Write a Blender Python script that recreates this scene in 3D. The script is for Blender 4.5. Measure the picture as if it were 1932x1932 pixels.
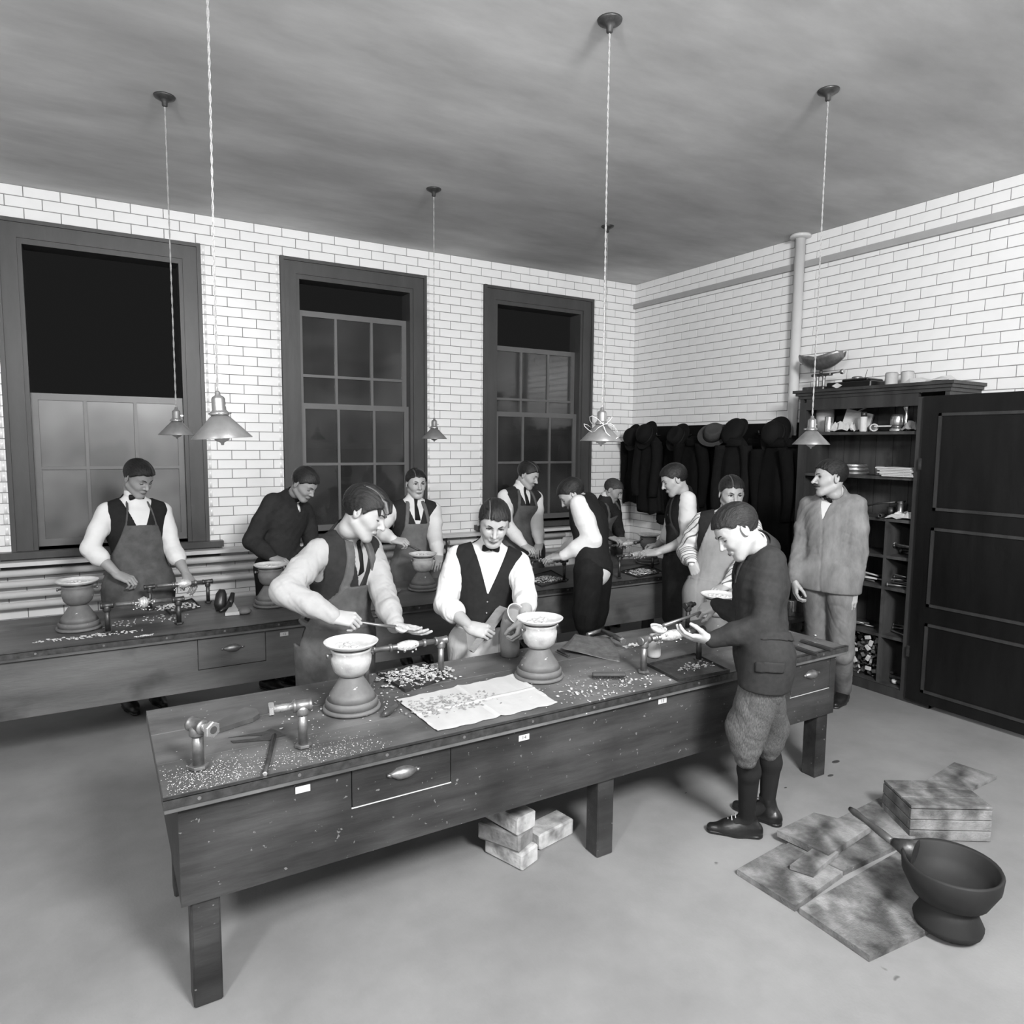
import bpy, bmesh, math, random
import numpy as np
from mathutils import Vector, Matrix
import openvdb as vdb
random.seed(7); np.random.seed(7)
for o in list(bpy.data.objects): bpy.data.objects.remove(o)
SC = bpy.context.scene
COL = SC.collection
PI = math.pi

# ---------------------------------------------------------------- camera, light, exposure
CH = 1.85                       # camera height in metres
FPX = 1319.19                   # focal length in pixels of the 1932 px frame
def _ray(px, py):
    v = Vector((px-966, -(py-966), -FPX)); v.normalize(); return v
_X = _ray(3190, 858); _Y0 = _ray(177, 832)
_Z = _X.cross(_Y0)
if _Z.y < 0: _Z = -_Z
_Z.normalize(); _Y = _Z.cross(_X)
RM = Matrix((_X, _Y, _Z))       # camera axes -> world axes
cam = bpy.data.cameras.new('camera'); camo = bpy.data.objects.new('camera', cam); COL.objects.link(camo)
cam.sensor_width = 36; cam.sensor_fit = 'HORIZONTAL'; cam.lens = FPX/1932*36; cam.clip_start = 0.05
camo.matrix_world = Matrix.Translation((0, 0, CH)) @ RM.to_4x4()
SC.camera = camo
vs = SC.view_settings
SC.display_settings.display_device = 'sRGB'
vs.view_transform = 'Standard'; vs.look = 'None'; vs.gamma = 1; vs.exposure = 0.12
vs.use_curve_mapping = False
W = bpy.data.worlds.new('night'); SC.world = W; W.use_nodes = True
W.node_tree.nodes['Background'].inputs[0].default_value = (.011, .011, .011, 1)
W.node_tree.nodes['Background'].inputs[1].default_value = 1.0
def area(name, loc, target, size, power):
    l = bpy.data.lights.new(name, 'AREA'); l.shape = 'DISK'; l.size = size; l.energy = power
    o = bpy.data.objects.new(name, l); COL.objects.link(o); o.location = loc
    o.rotation_euler = (Vector(target)-Vector(loc)).to_track_quat('-Z', 'Y').to_euler()
    return o
def point(name, loc, radius, power):
    l = bpy.data.lights.new(name, 'POINT'); l.shadow_soft_size = radius; l.energy = power
    o = bpy.data.objects.new(name, l); COL.objects.link(o); o.location = loc; return o
point('flash_key', (-1.35, .2, 2.85), .20, 270)          # the photographer's flash, beside and above the camera
area('added_fill', (1.2, -1.1, 3.42), (3.3, 5.8, 1.5), 1.0, 400)  # added fill lamp, evens the light between near bench and far walls

def at(px, py, X=None, Y=None, Z=None):
    """world point on the given plane along the sight line of a measured point of the photograph"""
    d = RM @ _ray(px, py)
    if Y is not None: t = Y/d.y
    elif X is not None: t = X/d.x
    else: t = (Z-CH)/d.z
    return Vector((d.x*t, d.y*t, CH+d.z*t))
def T(px, py): return at(px, py, Z=.75)       # on a bench top

# ---------------------------------------------------------------- materials
MATS = {}
def mat(name, g, rough=.6, metal=0, var=.25, scale=6, stretch=(1, 1, 1), bump=0., bscale=60, spots=0, spot_g=.7,
        spot_scale=60, coat=0, spec=.5, extra=None, trans=0):
    if name in MATS: return MATS[name]
    m = bpy.data.materials.new(name); m.use_nodes = True
    nt = m.node_tree; N = nt.nodes; L = nt.links
    b = N['Principled BSDF']
    b.inputs['Roughness'].default_value = rough; b.inputs['Metallic'].default_value = metal
    b.inputs['Specular IOR Level'].default_value = spec
    if coat: b.inputs['Coat Weight'].default_value = coat; b.inputs['Coat Roughness'].default_value = .08
    tc = N.new('ShaderNodeTexCoord'); mp = N.new('ShaderNodeMapping'); L.new(tc.outputs['Object'], mp.inputs[0])
    mp.inputs['Scale'].default_value = stretch
    nz = N.new('ShaderNodeTexNoise'); nz.inputs['Scale'].default_value = scale; nz.inputs['Detail'].default_value = 8
    nz.inputs['Roughness'].default_value = .62
    L.new(mp.outputs[0], nz.inputs[0])
    cr = N.new('ShaderNodeValToRGB'); L.new(nz.outputs[0], cr.inputs[0])
    lo, hi = g*(1-var), min(.95, g*(1+var))
    cr.color_ramp.elements[0].position = .32; cr.color_ramp.elements[0].color = (lo, lo, lo, 1)
    cr.color_ramp.elements[1].position = .68; cr.color_ramp.elements[1].color = (hi, hi, hi, 1)
    out = cr.outputs[0]
    if extra:                                            # broad stains: (scale, darkness factor, stretch)
        for (es, ef, lo_, hi_) in extra:
            n2 = N.new('ShaderNodeTexNoise'); n2.inputs['Scale'].default_value = es; n2.inputs['Detail'].default_value = 4
            L.new(tc.outputs['Object'], n2.inputs[0])
            c2 = N.new('ShaderNodeValToRGB'); L.new(n2.outputs[0], c2.inputs[0])
            c2.color_ramp.elements[0].position = lo_; c2.color_ramp.elements[0].color = (ef, ef, ef, 1)
            c2.color_ramp.elements[1].position = hi_; c2.color_ramp.elements[1].color = (1, 1, 1, 1)
            mx = N.new('ShaderNodeMix'); mx.data_type = 'RGBA'; mx.blend_type = 'MULTIPLY'; mx.inputs[0].default_value = 1
            L.new(out, mx.inputs[6]); L.new(c2.outputs[0], mx.inputs[7]); out = mx.outputs[2]
    if spots:
        n3 = N.new('ShaderNodeTexNoise'); n3.inputs['Scale'].default_value = spot_scale; n3.inputs['Detail'].default_value = 3
        L.new(tc.outputs['Object'], n3.inputs[0])
        c3 = N.new('ShaderNodeValToRGB'); L.new(n3.outputs[0], c3.inputs[0])
        c3.color_ramp.elements[0].position = spots; c3.color_ramp.elements[1].position = spots+.02
        c3.color_ramp.elements[0].color = (0, 0, 0, 1)
        mx = N.new('ShaderNodeMix'); mx.data_type = 'RGBA'
        L.new(c3.outputs[0], mx.inputs[0]); L.new(out, mx.inputs[6]); mx.inputs[7].default_value = (spot_g,)*3+(1,)
        out = mx.outputs[2]
    L.new(out, b.inputs['Base Color'])
    if bump:
        nb = N.new('ShaderNodeTexNoise'); nb.inputs['Scale'].default_value = bscale; nb.inputs['Detail'].default_value = 5
        L.new(mp.outputs[0], nb.inputs[0])
        bp = N.new('ShaderNodeBump'); bp.inputs['Strength'].default_value = bump; bp.inputs['Distance'].default_value = .01
        L.new(nb.outputs[0], bp.inputs['Height']); L.new(bp.outputs[0], b.inputs['Normal'])
    MATS[name] = m
    return m
def glass_mat(name, dust_glare_g, mix, rg=.06):
    m = bpy.data.materials.new(name); m.use_nodes = True; N = m.node_tree.nodes; L = m.node_tree.links
    N.remove(N['Principled BSDF']); o = N['Material Output']
    tr = N.new('ShaderNodeBsdfTransparent'); tr.inputs[0].default_value = (.5, .5, .5, 1)
    gl = N.new('ShaderNodeBsdfGlossy'); gl.inputs['Roughness'].default_value = rg; gl.inputs[0].default_value = (.9, .9, .9, 1)
    df = N.new('ShaderNodeBsdfDiffuse')
    tc = N.new('ShaderNodeTexCoord'); nz = N.new('ShaderNodeTexNoise'); nz.inputs['Scale'].default_value = 2.2
    L.new(tc.outputs['Object'], nz.inputs[0]); cr = N.new('ShaderNodeValToRGB'); L.new(nz.outputs[0], cr.inputs[0])
    cr.color_ramp.elements[0].position = .35; cr.color_ramp.elements[1].position = .7
    cr.color_ramp.elements[0].color = (dust_glare_g*.4,)*3+(1,); cr.color_ramp.elements[1].color = (dust_glare_g,)*3+(1,)  # cloudy reflections on the panes put into the dust film's colour
    L.new(cr.outputs[0], df.inputs[0])
    m1 = N.new('ShaderNodeMixShader'); m1.inputs[0].default_value = mix; L.new(tr.outputs[0], m1.inputs[1]); L.new(df.outputs[0], m1.inputs[2])
    fr = N.new('ShaderNodeFresnel'); fr.inputs[0].default_value = 1.5
    bp = N.new('ShaderNodeBump'); bp.inputs['Strength'].default_value = .06; n2 = N.new('ShaderNodeTexNoise'); n2.inputs['Scale'].default_value = 9
    L.new(tc.outputs['Object'], n2.inputs[0]); L.new(n2.outputs[0], bp.inputs['Height']); L.new(bp.outputs[0], gl.inputs['Normal'])
    m2 = N.new('ShaderNodeMixShader'); L.new(fr.outputs[0], m2.inputs[0]); L.new(m1.outputs[0], m2.inputs[1]); L.new(gl.outputs[0], m2.inputs[2])
    L.new(m2.outputs[0], o.inputs[0]); MATS[name] = m; return m
M_BRICK = mat('glazed_brick', .80, .22, var=.04, scale=3, bump=.05, bscale=12, spec=.6)
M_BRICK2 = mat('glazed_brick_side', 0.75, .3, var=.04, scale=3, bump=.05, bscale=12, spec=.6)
M_JOINT = mat('mortar', .20, .9, var=.1)
M_PLASTER = mat('ceiling_plaster', 0.68, .9, var=.16, scale=1.6, stretch=(.7, 1.8, 1), extra=[(.35, .7, .35, .6)], spec=.3)
M_FLOOR = mat('concrete_floor', 0.27, .75, var=.10, scale=3, bump=.08, bscale=90, spots=.745, spot_g=.05, spot_scale=5, extra=[(.8, .75, .35, .65)], spec=.3)
M_CASING = mat('painted_casing', 0.06, .42, var=.18, scale=2.5, stretch=(3, 3, .7), bump=.1, bscale=8, spec=.3)
M_SASH = mat('painted_sash', 0.11, .4, var=.1)
M_NIGHT = mat('dark_blind', .006, .5, var=.1)
M_RAIL = mat('grey_band', .33, .6, var=.06)
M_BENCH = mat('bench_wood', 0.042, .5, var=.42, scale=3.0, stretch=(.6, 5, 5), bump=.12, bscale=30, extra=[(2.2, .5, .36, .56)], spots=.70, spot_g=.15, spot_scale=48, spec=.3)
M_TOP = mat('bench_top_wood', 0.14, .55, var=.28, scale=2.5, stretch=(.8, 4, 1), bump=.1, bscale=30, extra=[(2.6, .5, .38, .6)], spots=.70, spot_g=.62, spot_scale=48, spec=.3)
M_BENCHB = mat('back_bench_wood', 0.1, .5, var=.3, scale=2.2, stretch=(.6, 4, 4), bump=.1, bscale=30, extra=[(2.8, .45, .3, .45)], spec=.3)
M_IRON = mat('dark_iron', .075, .42, metal=.7, var=.4, scale=30, bump=.1)
M_STEEL = mat('worn_steel', .26, .42, metal=.8, var=.3, scale=25, bump=.06)
M_BRIGHT = mat('bright_tin', .75, .22, metal=.9, var=.12, scale=18)
M_POT = mat('soldering_pot', 0.36, .6, var=.28, scale=16, bump=.15, bscale=50, spots=.66, spot_g=.7, spot_scale=30)
M_CONE = mat('furnace_cone', 0.13, .6, var=.2, scale=12, bump=.08, spots=.70, spot_g=.6, spot_scale=40)
M_ENAMEL = mat('enamel_dish', .62, .45, var=.22, scale=16)
M_LEAD = mat('molten_lead', .70, .35, metal=.4, var=.3, scale=45, bump=.6, bscale=80)
M_PAPER = mat('newsprint', .50, .85, var=.05)
M_LABEL = mat('label_card', .54, .7, var=.1)
M_INK = mat('ink', .04, .8, var=0)
M_SKIN = mat('skin', 0.37, .5, var=.06, scale=20, bump=.05, bscale=140)
M_SKIND = mat('skin_dusky', 0.27, .5, var=.08, scale=20, bump=.05, bscale=140)
M_SHIRT = mat('white_shirt', 0.64, .85, var=.03, scale=20, bump=.12, bscale=18, spec=.12)
M_SHIRTG = mat('grey_work_shirt', 0.34, .85, var=.05, scale=20, bump=.16, bscale=20, spec=.12)
M_VEST = mat('dark_waistcoat', 0.016, .85, var=.15, scale=30, bump=.15, bscale=40, spec=.12)
M_VEST2 = mat('grey_waistcoat', 0.024, .85, var=.15, scale=30, bump=.15, bscale=40, spec=.12)
M_TROU = mat('dark_trousers', 0.012, .85, var=.2, scale=20, bump=.15, bscale=20, spec=.12)
M_TROUL = mat('pale_trousers', .42, .85, var=.08, scale=120, stretch=(4, 1, .05), bump=.1, spec=.12)
M_APRON = mat('denim_apron', 0.085, .85, var=.25, scale=14, bump=.15, bscale=30, spec=.12)
M_APRONL = mat('pale_apron', 0.26, .85, var=.12, scale=8, bump=.15, bscale=14, spec=.12)
M_APRONM = mat('grey_apron', 0.12, .85, var=.2, scale=12, bump=.12, bscale=30, spec=.12)
M_JACKET = mat('dark_jacket', 0.03, .85, var=.15, scale=40, bump=.15, bscale=30, spec=.12)
M_JERSEY = mat('dark_jersey', 0.024, .9, var=.15, scale=30, bump=.2, bscale=30, spec=.12)
M_OVER = mat('worn_overalls', 0.19, .85, var=.32, scale=7, stretch=(1.6, 1.6, .5), bump=.25, bscale=14, spec=.12)
M_TWEED = mat('tweed', .10, .9, var=.45, scale=110, stretch=(2.2, 2.2, .5), bump=.3, bscale=160, spec=.1)
M_SOCK = mat('dark_stocking', 0.02, .9, var=.1, spec=.12)
M_LEATHER = mat('black_leather', .012, .36, var=.3, scale=20, bump=.2, bscale=26)
def hair_mat(name, lo, hi):
    m = bpy.data.materials.new(name); m.use_nodes = True; N = m.node_tree.nodes; L = m.node_tree.links; b = N['Principled BSDF']
    b.inputs['Roughness'].default_value = .36; b.inputs['Specular IOR Level'].default_value = .3
    at_ = N.new('ShaderNodeAttribute'); at_.attribute_name = 'strand'
    sp = N.new('ShaderNodeSeparateXYZ'); L.new(at_.outputs['Vector'], sp.inputs[0]); cb = N.new('ShaderNodeCombineXYZ'); L.new(sp.outputs[0], cb.inputs[0]); L.new(sp.outputs[1], cb.inputs[1])
    nz = N.new('ShaderNodeTexNoise'); nz.inputs['Scale'].default_value = 9; nz.inputs['Detail'].default_value = 6; nz.inputs['Roughness'].default_value = .7; L.new(cb.outputs[0], nz.inputs[0])
    cr = N.new('ShaderNodeValToRGB'); L.new(nz.outputs[0], cr.inputs[0]); cr.color_ramp.elements[0].position = .38; cr.color_ramp.elements[1].position = .66
    cr.color_ramp.elements[0].color = (lo, lo, lo, 1); cr.color_ramp.elements[1].color = (hi, hi, hi, 1)
    mx_ = N.new('ShaderNodeMix'); mx_.data_type = 'RGBA'; L.new(sp.outputs[2], mx_.inputs[0]); L.new(cr.outputs[0], mx_.inputs[6]); mx_.inputs[7].default_value = (.3, .3, .3, 1)
    L.new(mx_.outputs[2], b.inputs['Base Color'])
    bp = N.new('ShaderNodeBump'); bp.inputs['Strength'].default_value = .9; bp.inputs['Distance'].default_value = .004; L.new(nz.outputs[0], bp.inputs['Height']); L.new(bp.outputs[0], b.inputs['Normal'])
    MATS[name] = m; return m
M_HAIR = hair_mat('dark_hair', .003, .030); M_HAIRL = hair_mat('brown_hair', .012, .08)
M_TIE = mat('black_tie', .012, .6, var=.1, spec=.12)
M_BROW = mat('dark_brow', .035, .7, var=0, spec=.1)
M_EYEW = mat('eye_white', .55, .2, var=0)
M_EYED = mat('iris', .03, .15, var=0)
M_LIP = mat('lip', 0.17, .5, var=.05)
M_COAT = mat('dark_coat', 0.004, .92, var=.2, scale=20, bump=.2, bscale=20, spec=.12)
M_COAT2 = mat('grey_coat', 0.008, .92, var=.2, scale=20, bump=.2, bscale=20, spec=.12)
M_HAT = mat('felt_hat', 0.008, .8, var=.1, spec=.12); M_HATL = mat('grey_felt_hat', 0.045, .8, var=.1, spec=.12)
M_CAB = mat('cabinet_wood', 0.035, .4, var=.35, scale=3, stretch=(3, 3, .5), bump=.1, bscale=20, spec=.3)
M_CABI = mat('cabinet_boards', 0.05, .6, var=.4, scale=3, stretch=(2, 4, .4), bump=.1, bscale=20, extra=[(6, .5, .3, .42)], spec=.3)
M_CABD = mat('black_door', 0.006, .35, var=.4, scale=3, stretch=(3, 3, .5), bump=.1, spec=.3)
M_WPIPE = mat('painted_pipe', .55, .3, var=.05, scale=4, spec=.6)
M_RADI = mat('white_heating_pipe', .60, .35, var=.06)
M_CORD = mat('twisted_cord', .26, .8, var=.3, scale=200)
M_SHADE = mat('tin_shade', .16, .38, metal=.3, var=.2, scale=12, spots=.73, spot_g=.4, spot_scale=40)
M_BRASS = mat('brass_socket', .45, .25, metal=.9, var=.2, scale=20)
M_BULB = None
M_FIREBR = mat('old_brick', .44, .9, var=.35, scale=9, bump=.5, bscale=40, extra=[(7, .45, .35, .5)])
M_PLANK = mat('rough_plank', .24, .85, var=.35, scale=4, stretch=(3, 3, 3), bump=.5, bscale=40, spec=.15, extra=[(9, .45, .35, .55), (3, .6, .4, .6)])
M_TERRA = mat('plain_crock', .45, .6, var=.12)
M_WOODH = mat('turned_handle', .06, .35, var=.3, scale=14)
M_WOODM = mat('beech', .22, .5, var=.3, scale=8, stretch=(1, 1, 4))
M_BRASSD = mat('dull_tin', .30, .4, metal=.7, var=.3)
M_GLASS1 = glass_mat('fogged_glare_glass', .34, .50, .33); M_GLASS2 = glass_mat('window_glass', .20, .22)
def bulb_mat():
    m = bpy.data.materials.new('bulb_glass'); m.use_nodes = True; b = m.node_tree.nodes['Principled BSDF']
    b.inputs['Base Color'].default_value = (.9, .9, .9, 1); b.inputs['Roughness'].default_value = .08; b.inputs['Transmission Weight'].default_value = .6
    return m
M_BULB = bulb_mat()

# ---------------------------------------------------------------- mesh helpers
def link(name, me, m=None, parent=None):
    o = bpy.data.objects.new(name, me); COL.objects.link(o)
    if m is not None: me.materials.append(m)
    if parent is not None: o.parent = parent
    return o
def tag(o, label, cat, group=None):
    o['label'] = label; o['category'] = cat
    if group: o['group'] = group
    return o
def thing(name, label, cat, loc=(0, 0, 0), rz=0, group=None):
    o = bpy.data.objects.new(name, None); COL.objects.link(o); o.location = loc; o.rotation_euler = (0, 0, rz)
    o.empty_display_size = .1
    return tag(o, label, cat, group)
class MB:
    """collects shapes and links them as one mesh"""
    def __init__(s): s.v = []; s.f = []; s.sm = []
    def add(s, vs, fs, smooth=False):
        n = len(s.v); s.v += [tuple(v) for v in vs]; s.f += [tuple(i+n for i in f) for f in fs]; s.sm += [smooth]*len(fs); return s
    def box(s, lo, hi, M=None, ch=0.0):
        x0, y0, z0 = lo; x1, y1, z1 = hi
        if ch:
            c = ch
            vs = []
            for z, e in ((z0, c), (z0+c, 0), (z1-c, 0), (z1, c)):
                vs += [(x0+c+e*.0, y0+e, z), (x1-c, y0+e, z), (x1-e, y0+c, z), (x1-e, y1-c, z), (x1-c, y1-e, z), (x0+c, y1-e, z), (x0+e, y1-c, z), (x0+e, y0+c, z)]
            fs = [tuple(range(7, -1, -1)), tuple(range(24, 32))]
            for k in range(3):
                for i in range(8): fs.append((k*8+i, k*8+(i+1) % 8, (k+1)*8+(i+1) % 8, (k+1)*8+i))
        else:
            vs = [(x0, y0, z0), (x1, y0, z0), (x1, y1, z0), (x0, y1, z0), (x0, y0, z1), (x1, y0, z1), (x1, y1, z1), (x0, y1, z1)]
            fs = [(3, 2, 1, 0), (4, 5, 6, 7), (0, 1, 5, 4), (1, 2, 6, 5), (2, 3, 7, 6), (3, 0, 4, 7)]
        if M is not None: vs = [M @ Vector(v) for v in vs]
        return s.add(vs, fs)
    def rings(s, rings, closed=True, cap=True, smooth=True):
        n = len(rings[0]); vs = [p for r in rings for p in r]; fs = []
        for k in range(len(rings)-1):
            for i in range(n if closed else n-1):
                j = (i+1) % n; fs.append((k*n+i, k*n+j, (k+1)*n+j, (k+1)*n+i))
        s.add(vs, fs, smooth)
        if cap:
            b = len(s.v)-len(vs); s.f.append(tuple(b+i for i in range(n-1, -1, -1))); s.f.append(tuple(b+len(vs)-n+i for i in range(n))); s.sm += [False, False]
        return s
    def lathe(s, prof, n=24, M=None, cap=True, smooth=True):
        rs = []
        for r, z in prof:
            rs.append([Vector((max(r, 1e-5)*math.cos(2*PI*i/n), max(r, 1e-5)*math.sin(2*PI*i/n), z)) for i in range(n)])
        if M is not None: rs = [[M @ p for p in r] for r in rs]
        return s.rings(rs, cap=cap, smooth=smooth)
    def tube(s, pts, r, n=10, cap=True, smooth=True):
        pts = [Vector(p) for p in pts]; rr = r if isinstance(r, (list, tuple)) else [r]*len(pts)
        rs = []; ref = None
        for i, p in enumerate(pts):
            d = (pts[min(i+1, len(pts)-1)]-pts[max(i-1, 0)]).normalized()
            if ref is None: ref = Vector((0, 0, 1)) if abs(d.z) < .9 else Vector((1, 0, 0))
            a = (ref-d*ref.dot(d)).normalized(); b = d.cross(a); ref = a
            rs.append([p+(a*math.cos(2*PI*k/n)+b*math.sin(2*PI*k/n))*rr[i] for k in range(n)])
        return s.rings(rs, cap=cap, smooth=smooth)
    def prism(s, poly, z0, z1, M=None):
        n = len(poly); vs = [(x, y, z0) for x, y in poly]+[(x, y, z1) for x, y in poly]
        fs = [tuple(range(n-1, -1, -1)), tuple(range(n, 2*n))]+[(i, (i+1) % n, n+(i+1) % n, n+i) for i in range(n)]
        if M is not None: vs = [M @ Vector(v) for v in vs]
        return s.add(vs, fs)
    def mesh(s, name, smooth=None):
        me = bpy.data.meshes.new(name); me.from_pydata([tuple(v) for v in s.v], [], s.f); me.update()
        me.polygons.foreach_set('use_smooth', s.sm)
        return me
    def build(s, name, m, parent=None): return link(name, s.mesh(name), m, parent)
def struct(o): o['kind'] = 'structure'; return o
def stuff(o): o['kind'] = 'stuff'; return o
def copy_tree(o, parent=None):
    c = o.copy(); COL.objects.link(c); c.parent = parent
    for ch in list(o.children): copy_tree(ch, c)
    return c
def frame(o, z, x=None):
    """matrix with local Z along z at o"""
    z = Vector(z).normalized(); x = Vector(x) if x is not None else (Vector((0, 0, 1)) if abs(z.z) < .9 else Vector((1, 0, 0)))
    y = z.cross(x).normalized(); x = y.cross(z).normalized()
    return Matrix(((x.x, y.x, z.x, o[0]), (x.y, y.y, z.y, o[1]), (x.z, y.z, z.z, o[2]), (0, 0, 0, 1)))
def Rz(loc, a): return Matrix.Translation(loc) @ Matrix.Rotation(a, 4, 'Z')
# ---------------------------------------------------------------- room
YB, XA, ZC = 6.37, 5.43, 3.69
XL, YF = -4.6, -3.2
struct(MB().box((XL, YF, -.12), (XA+.3, YB+.3, 0)).build('floor', M_FLOOR))
struct(MB().box((XL, YF, ZC), (XA+.3, YB+.3, ZC+.12)).build('ceiling', M_PLASTER))
struct(MB().box((XL-.15, YF, 0), (XL, YB, ZC)).build('wall_left', M_BRICK))
struct(MB().box((XL-.15, YF-.15, 0), (XA+.3, YF, ZC)).build('wall_front', M_BRICK))
# floor expansion joints scored in the concrete
WIN = [(-2.56, -1.19), (-.56, .81), (1.44, 2.81), (3.44, 4.82)]
WZ0, WZ1 = 1.02, 3.455
wb = MB()
xs = [XL]+[x for w in WIN for x in w]+[XA+.3]
for i in range(0, len(xs), 2): wb.box((xs[i], YB, 0), (xs[i+1], YB+.25, ZC))
for w in WIN: wb.box((w[0], YB, 0), (w[1], YB+.25, WZ0)); wb.box((w[0], YB, WZ1), (w[1], YB+.25, ZC))
wall_back = struct(wb.build('wall_back', M_JOINT))
wall_right = struct(MB().box((XA, YF, 0), (XA+.25, YB+.25, ZC)).build('wall_right', M_JOINT))
MOD, CRS = .2293, .0797
def course_z():
    z = 3.455+CRS*3; out = []
    while z > .02:
        out.append((max(z-CRS, 0), min(z, ZC))); z -= CRS
    return out
BR_MESH = {}
def brick_mesh(w, h, mirror):
    k = (round(w, 3), round(h, 3), mirror)
    if k not in BR_MESH:
        t = .0032; g = .0024; e = .0014
        W2, H2 = w/2-g, h/2-g
        vs = [(-W2, 0, -H2), (W2, 0, -H2), (W2, 0, H2), (-W2, 0, H2), (-W2+e, -t, -H2+e), (W2-e, -t, -H2+e), (W2-e, -t, H2-e), (-W2+e, -t, H2-e)]
        if mirror: vs = [(y, -x, z) for x, y, z in vs]
        fs = [(4, 5, 6, 7), (0, 1, 5, 4), (1, 2, 6, 5), (2, 3, 7, 6), (3, 0, 4, 7)]
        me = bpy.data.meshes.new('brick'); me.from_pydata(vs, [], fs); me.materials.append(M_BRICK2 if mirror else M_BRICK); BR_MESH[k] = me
    return BR_MESH[k]
def in_view(p):
    q = RM.transposed() @ (Vector(p)-Vector((0, 0, CH)))
    if q.z > -.3: return None
    x, y = 966+FPX*q.x/-q.z, 966-FPX*q.y/-q.z
    return (x, y, -q.z) if -20 < x < 1950 and -20 < y < 1950 else None
def lay(wall, side):
    cand = []
    for ci, (z0, z1) in enumerate(course_z()):
        off = (.5 if ci % 2 else 0)*MOD
        if side == 'B': start, end, ph = XL, XA, .09
        else: start, end, ph = YF, YB, .11
        x = start-MOD+((ph+off-start) % MOD)
        while x < end:
            segs = [(max(x, start), min(x+MOD, end))]
            x += MOD
            if side == 'B' and z1 > WZ0+.01 and z0 < WZ1-.01:
                for (a, b) in WIN:
                    a -= .0; b += .0; ns = []
                    for (s, e) in segs:
                        if e <= a or s >= b: ns.append((s, e))
                        else:
                            if s < a: ns.append((s, a))
                            if e > b: ns.append((b, e))
                    segs = ns
            for s, e in segs:
                if e-s < .015: continue
                c = ((s+e)/2, YB, (z0+z1)/2) if side == 'B' else (XA, (s+e)/2, (z0+z1)/2)
                iv = in_view(c)
                if c[2] < .9 and side == 'B': vis = 0
                else: vis = 1
                # bricks of the frame seen above the coats and clear of the cabinet rank first
                rank = 9e9
                if iv and vis and not (side == 'A' and c[2] < 2.05) and 114 < iv[0] < 1818 and 284 < iv[1] < 1647: rank = iv[2]
                cand.append((rank, c, e-s, z1-z0))
    cand.sort(key=lambda t: t[0])
    rest = MB()
    for i, (rk, c, w, h) in enumerate(cand):
        me = brick_mesh(w, h, side == 'A')
        if i < 300 and rk < 9e9:
            o = bpy.data.objects.new('brick', me); COL.objects.link(o); o.parent = wall; o.location = c
        else:
            rest.add([Vector(v.co)+Vector(c) for v in me.vertices], [tuple(p.vertices) for p in me.polygons])
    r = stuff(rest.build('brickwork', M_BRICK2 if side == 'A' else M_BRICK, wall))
lay(wall_back, 'B'); lay(wall_right, 'A')
# bull-nosed jamb bricks beside each window
bn = MB()
for w in WIN:
    for x, s in ((w[0], -1), (w[1], 1)):
        for z0, z1 in course_z():
            if z1 > WZ1+.01 or z0 < WZ0: continue
            bn.lathe([(.024, z0+.002), (.024, z1-.002)], 12, Matrix.Translation((x+s*.024, YB+.018, 0)))
stuff(bn.build('jamb_brick', M_BRICK, wall_back))
# grey conduit band high on the coat wall
struct(MB().box((XA-.035, 1.2-4, 3.412), (XA, YB, 3.466)).build('trim_1', M_RAIL))
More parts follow.
